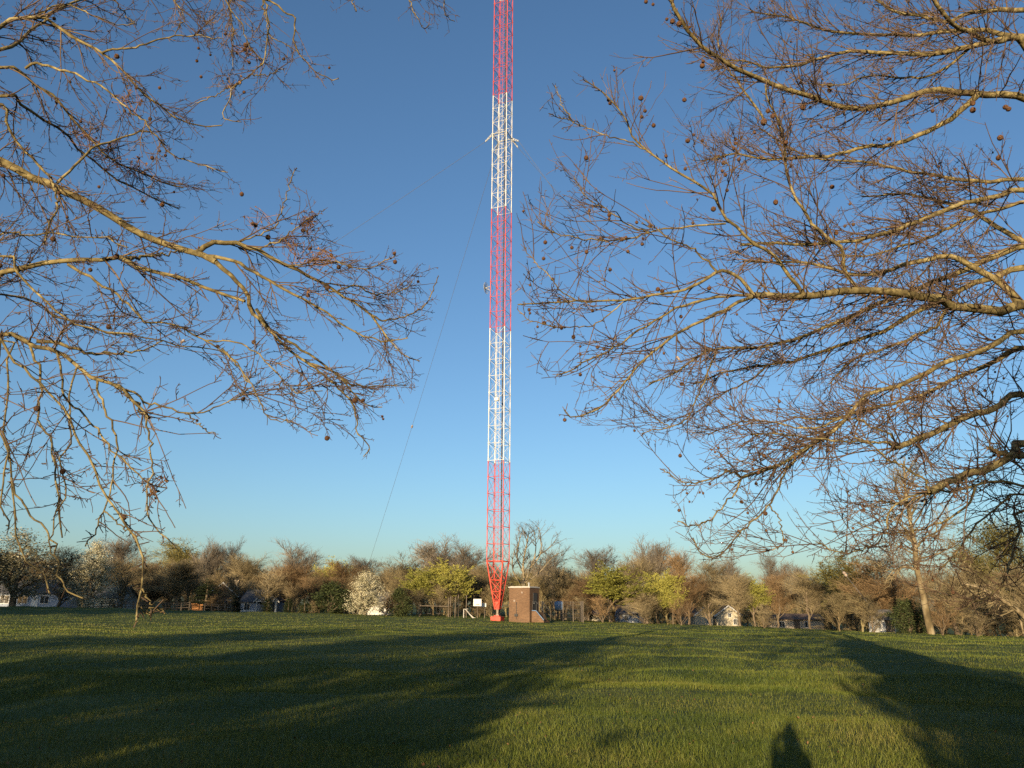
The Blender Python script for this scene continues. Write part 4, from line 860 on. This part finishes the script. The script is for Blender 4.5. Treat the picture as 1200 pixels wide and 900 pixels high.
R.limb([(1200, 283), (1177, 272), (1155, 257), (1135, 246), (1100, 236), (1060, 228), (1010, 230)], 8, 2, 2.4, trunk=T_)
R.limb([(942, 346), (930, 328), (920, 315), (900, 293), (877, 280), (853, 257), (837, 233), (823, 218), (800, 205), (780, 193), (760, 178), (743, 163), (733, 140), (713, 113), (683, 93)], 5.5, 1.4, -1.0)
R.limb([(760, 178), (743, 167), (713, 160), (680, 147), (643, 133)], 2, 1.1, -.3)
R.limb([(672, 144), (660, 124), (651, 100)], 1.5, 1, 0)
R.limb([(850, 262), (817, 265), (767, 270), (733, 280), (700, 282), (650, 273), (630, 260)], 3, 1.2, -.6)
R.limb([(760, 272), (735, 262), (723, 253), (690, 233), (675, 215), (673, 207)], 2.2, 1.1, -.4)
R.limb([(840, 318), (813, 293), (790, 282), (768, 268), (752, 262)], 3, 1.4, -.3)
R.limb([(897, 143), (887, 127), (867, 100), (850, 75), (842, 50), (846, 20)], 3.5, 1.4, -.5)
R.limb([(1005, 338), (990, 318), (985, 290), (967, 277), (943, 247), (922, 207), (920, 167), (912, 140), (900, 120), (897, 100)], 5, 2.2, -.8)
R.limb([(683, 353), (662, 345), (645, 325), (620, 300), (614, 290)], 1.8, 1, -.2)
R.limb([(730, 354), (710, 372), (690, 382), (655, 384), (620, 375), (606, 362)], 1.8, 1, -.3)
R.limb([(840, 410), (828, 440), (815, 470), (805, 490), (785, 500), (752, 508)], 2.6, 1.1, -.6)
R.limb([(785, 500), (770, 492), (753, 481)], 1.5, 1, 0)
R.limb([(900, 427), (880, 445), (850, 460), (820, 480), (800, 500)], 2.6, 1.1, .4)
R.limb([(985, 490), (960, 500), (930, 500), (890, 492), (860, 496), (830, 510)], 2.6, 1.2, .5)
R.limb([(1140, 53), (1100, 85), (1060, 92), (1020, 88), (985, 100), (950, 98)], 4, 1.5, 1.6)
balls = [(687, 185, 6.5), (713, 117, 5), (715, 121, 5), (751, 115, 7), (752, 137, 5), (756, 130, 5), (639, 284, 6), (637, 303, 5), (620, 363, 5), (621, 367, 4), (630, 383, 4), (658, 384, 6), (672, 395, 6), (680, 406, 4), (680, 415, 4), (714, 252, 5.5), (714, 256, 4), (762, 265, 6), (729, 281, 5), (766, 147, 6), (806, 165, 6.5), (802, 117, 6), (788, 25, 7), (796, 28, 7.5), (823, 77, 7), (824, 72, 5), (895, 143, 9), (813, 158, 4), (842, 183, 4), (848, 191, 6), (850, 205, 5), (803, 198, 5), (852, 223, 5), (836, 245, 7), (890, 305, 7), (831, 338, 6), (798, 371, 5), (771, 339, 6), (776, 341, 6), (715, 316, 5.5), (680, 439, 5), (799, 450, 6), (862, 163, 5), (862, 168, 5), (860, 174, 5), (866, 187, 5), (823, 165, 5), (849, 183, 5), (797, 534, 5), (778, 414, 4), (906, 136, 6), (941, 126, 7), (972, 100, 6), (972, 106, 6), (1140, 129, 7), (1140, 121, 6), (1175, 129, 6), (1175, 136, 6), (1160, 161, 7), (1170, 185, 6), (1042, 163, 5), (909, 237, 7), (975, 219, 6), (921, 167, 6), (1000, 263, 5), (990, 265, 4), (980, 273, 6), (834, 527, 3), (838, 530, 3.5), (845, 534, 3.5), (851, 551, 4), (832, 567, 4), (820, 577, 3.5), (824, 578, 3.5), (805, 578, 3.5), (808, 588, 3), (1093, 130, 5), (900, 130, 6), (808, 32, 4), (757, 2, 5), (765, 10, 4), (771, 23, 4)]
R.finish(1080, 6400, 12000, 14, (.5, 1.5), (.14, .5), (.04, .17), (-.02, .09), balls, 420)

Lt = Syc(-6.3, 6.2, .38, 'bare sycamore reaching in from the left with drooping branches', 22, PL, 13, .0029, lambda x, y: .48 * ((x < 260) & (y > 400)))
Lt.limb([(-20, 182), (0, 190), (33, 205), (67, 220), (100, 238), (133, 255), (167, 273), (200, 287), (230, 297), (253, 307)], 13, 8, .6, trunk=T_)
Lt.limb([(253, 307), (273, 327), (290, 345), (298, 367), (327, 400), (360, 425), (389, 433), (411, 455), (426, 473), (448, 477)], 6, 1.4, .5)
Lt.limb([(360, 425), (389, 447), (411, 470), (417, 484), (419, 506), (433, 524), (426, 535)], 3, 1.2, .2)
Lt.limb([(230, 297), (247, 285), (270, 285), (300, 293), (316, 301), (345, 315), (375, 330), (404, 348), (433, 367), (455, 396), (470, 414), (492, 423)], 7, 1.4, .8)
Lt.limb([(240, 300), (265, 302), (287, 312), (320, 330), (345, 345), (371, 359), (397, 378), (422, 392), (452, 400), (478, 396)], 5, 1.4, .2)
Lt.limb([(300, 362), (318, 388), (345, 405), (370, 420), (395, 440), (415, 452), (450, 452), (475, 452)], 4, 1.3, 1)
Lt.limb([(380, 335), (389, 343), (415, 334), (441, 345), (470, 341), (483, 330)], 2.5, 1.2, .3)
Lt.limb([(433, 367), (448, 376), (477, 370), (503, 352), (514, 323)], 2.5, 1.1, .2)
Lt.limb([(316, 301), (342, 312), (371, 304), (397, 308), (426, 315), (448, 308), (463, 299)], 2.5, 1.1, -.3)
Lt.limb([(275, 286), (290, 280), (320, 267), (332, 240), (340, 213), (348, 197)], 2.2, 1.1, .4)
Lt.limb([(300, 293), (330, 280), (355, 262), (380, 245)], 2.2, 1.1, -.2)
Lt.limb([(-20, 330), (0, 322), (27, 313), (60, 308), (100, 305), (147, 303), (153, 310), (180, 318), (207, 325), (233, 337), (267, 347), (287, 353)], 12, 3.5, -.4, trunk=T_)
Lt.limb([(147, 303), (167, 300), (193, 298), (217, 293)], 5, 1.6, .5)
Lt.limb([(80, 310), (107, 327), (133, 343), (153, 360), (170, 377), (200, 378), (227, 393), (253, 405), (277, 427), (293, 447)], 4, 1.4, -.5)
Lt.limb([(240, 399), (272, 400), (298, 411), (323, 436), (345, 458), (378, 458)], 2.2, 1.1, -.2)
Lt.limb([(260, 408), (287, 440), (305, 470), (312, 488), (338, 493), (347, 488)], 2.2, 1.1, .1)
Lt.limb([(-15, 395), (10, 393), (33, 400), (67, 413), (93, 430), (113, 442), (133, 450), (147, 458), (160, 473), (175, 490)], 11, 3, -1, trunk=T_)
Lt.limb([(43, 400), (73, 403), (100, 413), (133, 415), (160, 412), (190, 400)], 5, 1.6, .4)
Lt.limb([(-10, 300), (20, 323), (43, 343), (67, 367), (95, 382), (120, 390), (155, 391)], 6, 1.8, -.8, trunk=T_)
Lt.limb([(0, 345), (67, 373), (100, 377), (123, 390), (157, 392), (187, 400), (213, 405), (240, 407), (267, 413)], 4, 1.3, .8, trunk=T_)
Lt.limb([(-10, 380), (15, 420), (40, 445), (58, 463), (77, 485), (87, 511), (103, 534), (116, 569), (129, 585), (148, 608), (158, 624), (161, 647), (168, 672), (166, 695), (161, 708), (160, 728)], 3.8, 1.9, -1.8, Y0=5.6)
Lt.limb([(167, 690), (169, 695), (177, 708), (193, 719)], 2.4, 1.6, -.05)
Lt.limb([(163, 712), (172, 718), (180, 716)], 1.8, 1.2, 0)
Lt.limb([(113, 442), (119, 470), (129, 492), (139, 521), (134, 547), (129, 572), (122, 598), (113, 621), (100, 640)], 3.2, 1.4, -.6)
Lt.limb([(122, 598), (124, 601), (139, 614), (155, 627), (160, 640)], 1.8, 1.2, -.1)
Lt.limb([(33, 400), (45, 430), (48, 450), (48, 492), (61, 518), (64, 547), (66, 579), (71, 605), (73, 630)], 3.6, 1.6, -.9)
Lt.limb([(-10, 395), (5, 430), (10, 450), (5, 510), (13, 556), (19, 595), (20, 634), (22, 650), (39, 666), (55, 676), (58, 695)], 4, 1.6, -1.4, trunk=T_)
Lt.limb([(13, 560), (19, 579), (39, 605), (58, 627), (64, 643), (70, 672), (77, 692), (97, 701)], 2.6, 1.4, -.4)
Lt.limb([(67, 413), (72, 440), (77, 469), (97, 485), (116, 505), (135, 530), (158, 553), (178, 570), (196, 572)], 3.2, 1.4, -.7)
Lt.limb([(147, 458), (167, 482), (174, 508), (177, 547), (174, 579), (176, 608), (193, 630), (206, 643)], 3, 1.3, -.6)
Lt.limb([(133, 450), (150, 455), (174, 472), (219, 484), (238, 482), (277, 469), (290, 456)], 3, 1.2, .2)
Lt.limb([(219, 484), (232, 497), (252, 510)], 1.8, 1.1, .1)
Lt.limb([(0, 400), (-4, 450), (-2, 500), (8, 540), (2, 590), (10, 620)], 3.5, 1.5, -1, Y0=5.2)
Lt.limb([(90, 430), (80, 470), (84, 510), (72, 540), (78, 580), (66, 600), (60, 640), (66, 655)], 2.6, 1.3, -.6)
Lt.limb([(-20, 40), (0, 27), (17, 23), (40, 20), (67, 30), (93, 47), (123, 63), (147, 87), (167, 110), (187, 123), (207, 137), (233, 147), (260, 147)], 8, 1.6, .6, trunk=T_)
Lt.limb([(120, 62), (133, 57), (160, 55), (187, 45), (227, 42), (260, 45)], 3.2, 1.2, -.3)
Lt.limb([(0, 80), (20, 83), (40, 97), (67, 117), (90, 147), (110, 167), (133, 187), (160, 200), (187, 213), (215, 220)], 6, 1.6, 1.3, trunk=T_)
Lt.limb([(30, 80), (37, 75), (67, 80), (100, 90), (127, 107), (153, 130), (170, 143), (178, 155)], 4, 1.4, -.6)
Lt.limb([(67, 215), (87, 193), (117, 170), (143, 162), (177, 155), (200, 180), (227, 190), (253, 200), (267, 202)], 3.5, 1.2, .4)
Lt.limb([(0, 110), (17, 118), (37, 130), (67, 150), (95, 175), (130, 205), (165, 225), (210, 245)], 6, 1.6, 1.8, trunk=T_)
Lt.limb([(-8, 120), (5, 140), (20, 167), (40, 187), (60, 208)], 5, 3, .2, trunk=T_)
Lt.limb([(60, 210), (67, 240), (57, 267), (53, 287)], 3, 1.6, -.4)
Lt.limb([(0, 277), (27, 277), (57, 273), (87, 277), (120, 280), (150, 290)], 4, 1.4, -1, trunk=T_)
Lt.limb([(-10, 60), (30, 40), (70, 10), (110, -10)], 6, 3, 1, trunk=T_)
Lt.limb([(-60, -60), (60, -40), (180, -30), (260, -25), (300, -28), (380, -35), (450, -30), (525, -32)], 10, 2.5, 1.2, trunk=T_)
Lt.limb([(300, -28), (308, -5), (323, 5), (337, 17), (345, 20), (345, 37), (348, 60), (360, 73), (373, 87), (387, 92), (397, 92)], 3.2, 1.3, .1)
Lt.limb([(308, 0), (313, 30), (317, 43), (337, 53), (350, 63)], 2, 1.1, -.1)
Lt.limb([(300, -28), (310, 0), (315, 27), (312, 53), (310, 70), (293, 87), (280, 97), (270, 110), (263, 127), (263, 140), (283, 143)], 2.6, 1.2, -.3)
Lt.limb([(265, -25), (270, 7), (272, 33), (273, 83)], 2, 1.1, .2)
Lt.limb([(255, -25), (267, 7), (283, 27), (287, 43), (300, 63), (310, 70)], 2.2, 1.2, 0)
Lt.limb([(293, 87), (310, 88), (333, 80)], 1.8, 1.2, 0)
Lt.limb([(283, 97), (263, 107), (240, 117), (223, 125)], 1.8, 1.1, .1)
Lt.limb([(475, -30), (480, 0), (487, 17), (498, 32), (503, 28)], 2, 1.1, 0)
Lt.limb([(515, -30), (520, 0), (522, 17), (533, 25)], 1.8, 1, 0)
Lt.limb([(410, -34), (413, 0), (417, 13)], 1.6, 1, 0)
Lt.limb([(180, -30), (200, -5), (215, 20), (205, 40)], 2.2, 1.2, -.2)
Lt.limb([(120, -35), (130, -5), (150, 20), (160, 28)], 2.2, 1.2, .2)
Lt.limb([(40, 20), (75, 5), (110, 18), (140, 30), (158, 27)], 2.6, 1.2, .2)
lballs = [(462, 297, 5), (397, 313, 6), (410, 312, 6), (448, 315, 4), (490, 330, 4), (463, 307, 6), (355, 270, 6), (300, 237, 6), (296, 262, 5), (314, 278, 7), (233, 290, 3), (286, 258, 6), (190, 240, 6), (137, 66, 6), (116, 219, 4), (221, 81, 4), (221, 85, 4), (187, 177, 4), (187, 103, 4), (255, 406, 5), (231, 493, 4), (419, 488, 3), (448, 488, 3.5), (449, 491, 3.5), (288, 53, 6), (287, 58, 5), (286, 108, 4), (146, 130, 4), (204, 225, 3)]
Lt.finish(560, 2500, 5600, 12, (.3, .95), (.10, .34), (.03, .10), (-.04, .03), lballs, 60)
def clumps():                                   # dry leaf bunches caught in the left crown
    rng = np.random.default_rng(3); mb = MB()
    for (px, py, rad, n) in ((362, 262, 13, 60), (372, 300, 18, 60), (345, 292, 16, 40), (130, 185, 14, 60), (160, 195, 12, 50), (290, 60, 9, 30), (300, 250, 12, 18), (365, 345, 16, 26), (100, 160, 16, 36), (190, 560, 7, 14), (183, 580, 6, 12), (150, 120, 14, 26), (270, 95, 10, 22)):
        X = np.concatenate(Lt.px); d = np.hypot(X[:, 0] - px, X[:, 1] - py); k = d.argmin(); Y = X[k, 2]
        near = np.argsort(d)[:8]; A = np.array([P(X[j, 0], X[j, 1], X[j, 2]) for j in near]) - Lt.g
        c = np.array([P(px + a, py + b, Y + d_) for a, b, d_ in zip(rng.normal(size=n) * rad * .55, rng.normal(size=n) * rad * .55, rng.normal(size=n) * .10)]) - Lt.g
        st = A[rng.integers(0, len(A), n)]; md = (st + c) / 2 + rng.normal(size=c.shape) * .03; tw = np.stack([st, md, c], 1)
        mb.add(*tubes(tw, np.full((n, 3), .0024), 3)); m2 = rng.random(n) < .6; mb.add(*quads(rng, c[m2], .015)); mb.add(*quads(rng, (c + md)[~m2] / 2, .010))
    o = mb.build('dead_leaf', M['deadleaf'], Lt.t); o['kind'] = 'stuff'
clumps()

# ------------------------------------------------------------------ trees behind the camera that shade the lawn, and the photographer
LV = np.array([math.sin(SUN_AZ), math.cos(SUN_AZ)]); VV = np.array([math.cos(SUN_AZ), -math.sin(SUN_AZ)])
def back(kind, u, v, h, wm, label, **kw): q = LV * u + VV * v; tree(kind, 0, 0, 0, 0, label, group='trees behind the photographer', xyz=(q[0], q[1]), height=h, wm=wm, **kw)
back('round', -15, -7.9, 7.2, 8.0, 'tall full evergreen behind the photographer, nearest on the left')
back('round', -18, -12.5, 5.4, 8.5, 'broad evergreen behind the photographer, second from the tall full one')
back('round', -17, -18.5, 4.9, 8.5, 'broad low evergreen behind the photographer, third from the tall full one')
back('round', -19, -25, 5.0, 9.0, 'broad evergreen behind the photographer, fourth from the tall full one')
back('round', -18, -32, 4.8, 9.0, 'broad evergreen behind the photographer, farthest left of its row')
back('dense', -9, -4.9, 2.9, 3.6, 'low evergreen bush behind the photographer, beside the tall full evergreen')
back('russet', -30, -16, 11, 9, 'bare russet tree behind the row of evergreens left of the photographer')
back('russet', -32, -27, 11, 9, 'bare russet tree farther left behind the row of evergreens')
back('dense', -10, 3.8, 7.4, 3.4, 'slim tall evergreen standing right behind the photographer')
for k, v in enumerate((-68, -80, -92, -106)): back('dense', -12, v, 19, 13, ('nearest', 'second', 'third', 'farthest')[k] + ' of four huge dense trees far left, beside the field')
def person():
    t = empty('person', (0.02, -.36, hz(0.02, -.36)), 0, 'hooded person in dark jacket and jeans holding a small camera to the face', 'person')
    # one continuous body grown from a skeleton
    vs = [(0, 0, .98), (0, .01, 1.16), (0, 0, 1.34), (0, 0, 1.46), (0, .02, 1.54), (0, .05, 1.64), (0, .05, 1.72),
          (-.10, 0, .90), (-.12, .01, .50), (-.13, -.02, .09), (-.14, .13, .04), (.10, 0, .90), (.12, .01, .50), (.13, -.02, .09), (.14, .13, .04),
          (-.12, 0, 1.39), (-.16, .08, 1.18), (-.13, .23, 1.46), (-.09, .27, 1.54), (.12, 0, 1.39), (.16, .08, 1.18), (.13, .23, 1.46), (.09, .27, 1.54)]
    ed = [(0, 1), (1, 2), (2, 3), (3, 4), (4, 5), (5, 6), (0, 7), (7, 8), (8, 9), (9, 10), (0, 11), (11, 12), (12, 13), (13, 14), (3, 15), (15, 16), (16, 17), (17, 18), (3, 19), (19, 20), (20, 21), (21, 22)]
    rd = [.15, .13, .15, .10, .055, .095, .075, .09, .062, .045, .035, .09, .062, .045, .035, .065, .048, .036, .03, .065, .048, .036, .03]
    me = bpy.data.meshes.new('person'); me.from_pydata(vs, ed, []); o = bpy.data.objects.new('body', me); COL.objects.link(o); o.parent = t
    sk = o.modifiers.new('skin', 'SKIN'); sk.use_smooth_shade = True; o.modifiers.new('sub', 'SUBSURF').levels = 2; o.modifiers['sub'].render_levels = 2
    for i, q in enumerate(me.skin_vertices[0].data): q.radius = (rd[i], rd[i] * (.75 if i in (0, 1, 2) else 1)); q.use_root = (i == 0)
    m = M['cloth']; me.materials.append(M['skin'])
    b = MB()                                   # hooded jacket over the torso, trousers and shoes
    ring = [(0, 0, .86, .20, .15), (0, 0, 1.0, .19, .15), (0, 0, 1.2, .185, .15), (0, 0, 1.36, .165, .14), (0, 0, 1.45, .125, .12), (0, .01, 1.52, .105, .115), (0, .03, 1.62, .108, .135), (0, .03, 1.70, .075, .11), (0, .01, 1.77, .036, .06), (0, -.01, 1.82, .010, .015)]
    a = np.linspace(0, 2 * math.pi, 18, endpoint=False); V = []
    for i, (x, y, z, rx, ry) in enumerate(ring): V += [(x + rx * math.cos(k), y + ry * math.sin(k) * (.62 if z > 1.55 and math.sin(k) > 0 else 1), z) for k in a]
    F = [[i * 18 + j, i * 18 + (j + 1) % 18, (i + 1) * 18 + (j + 1) % 18, (i + 1) * 18 + j] for i in range(len(ring) - 1) for j in range(18) if not (5 <= i <= 6 and 3 <= j <= 5)]
    b.add(V, F, True)
    for s in (-1, 1): b.tube(spline([(s * .12, 0, 1.40), (s * .165, .07, 1.18), (s * .155, .15, 1.32), (s * .135, .22, 1.455)], 14), np.linspace(.07, .048, 14), 12)
    b.build('jacket', m, t)
    b = MB()
    for s in (-1, 1): b.tube(spline([(s * .09, 0, .97), (s * .105, .0, .80), (s * .122, .01, .50), (s * .13, -.02, .08)], 14), np.linspace(.115, .07, 14), 12)
    b.build('trousers', M['jeans'], t)
    for s in (-1, 1): b = MB(); b.tube(spline([(s * .13, -.08, .05), (s * .135, 0, .06), (s * .14, .1, .05), (s * .145, .19, .035)], 8), [.045, .058, .056, .052, .05, .048, .042, .02], 10); b.build('shoe', M['black'], t)
    for s in (-1, 1):
        h = MB(); h.tube([(s * .115, .24, 1.50), (s * .095, .265, 1.54), (s * .085, .28, 1.58)], [.03, .036, .032], 10)
        for k in range(4): z = 1.565 + k * .018; h.tube([(s * .088, .275, z), (s * .078, .298, z + .004), (s * .055, .306, z + .006), (s * .038, .304, z + .004)], [.0095, .0095, .009, .0075], 7)
        h.tube([(s * .095, .26, 1.55), (s * .075, .262, 1.567), (s * .05, .268, 1.573)], [.011, .010, .008], 7); h.build('hand', M['skin'], t)
    f = MB(); f.ball((0, .165, 1.61), (.012, .02, .018)); 
    for s in (-1, 1): f.ball((s * .032, .148, 1.645), (.013, .008, .008))
    f.tube([(-.025, .15, 1.575), (0, .155, 1.573), (.025, .15, 1.575)], [.006, .008, .006], 6); f.build('face', M['skin'], t)
    c = empty('compact_camera', (.02, -.36 + .285, t.location[2]), 0, 'small black compact camera held in both hands', 'camera')
    k = MB(); k.box((0, 0, 1.595), (.098, .022, .06)); k.tube([(0, .011, 1.595), (0, .03, 1.595)], [.024, .022], 14); k.box((.03, 0, 1.628), (.018, .012, .008)); k.build('body', M['black'], c)
person()
print('verts', sum(len(o.data.vertices) for o in S.objects if o.type == 'MESH'))
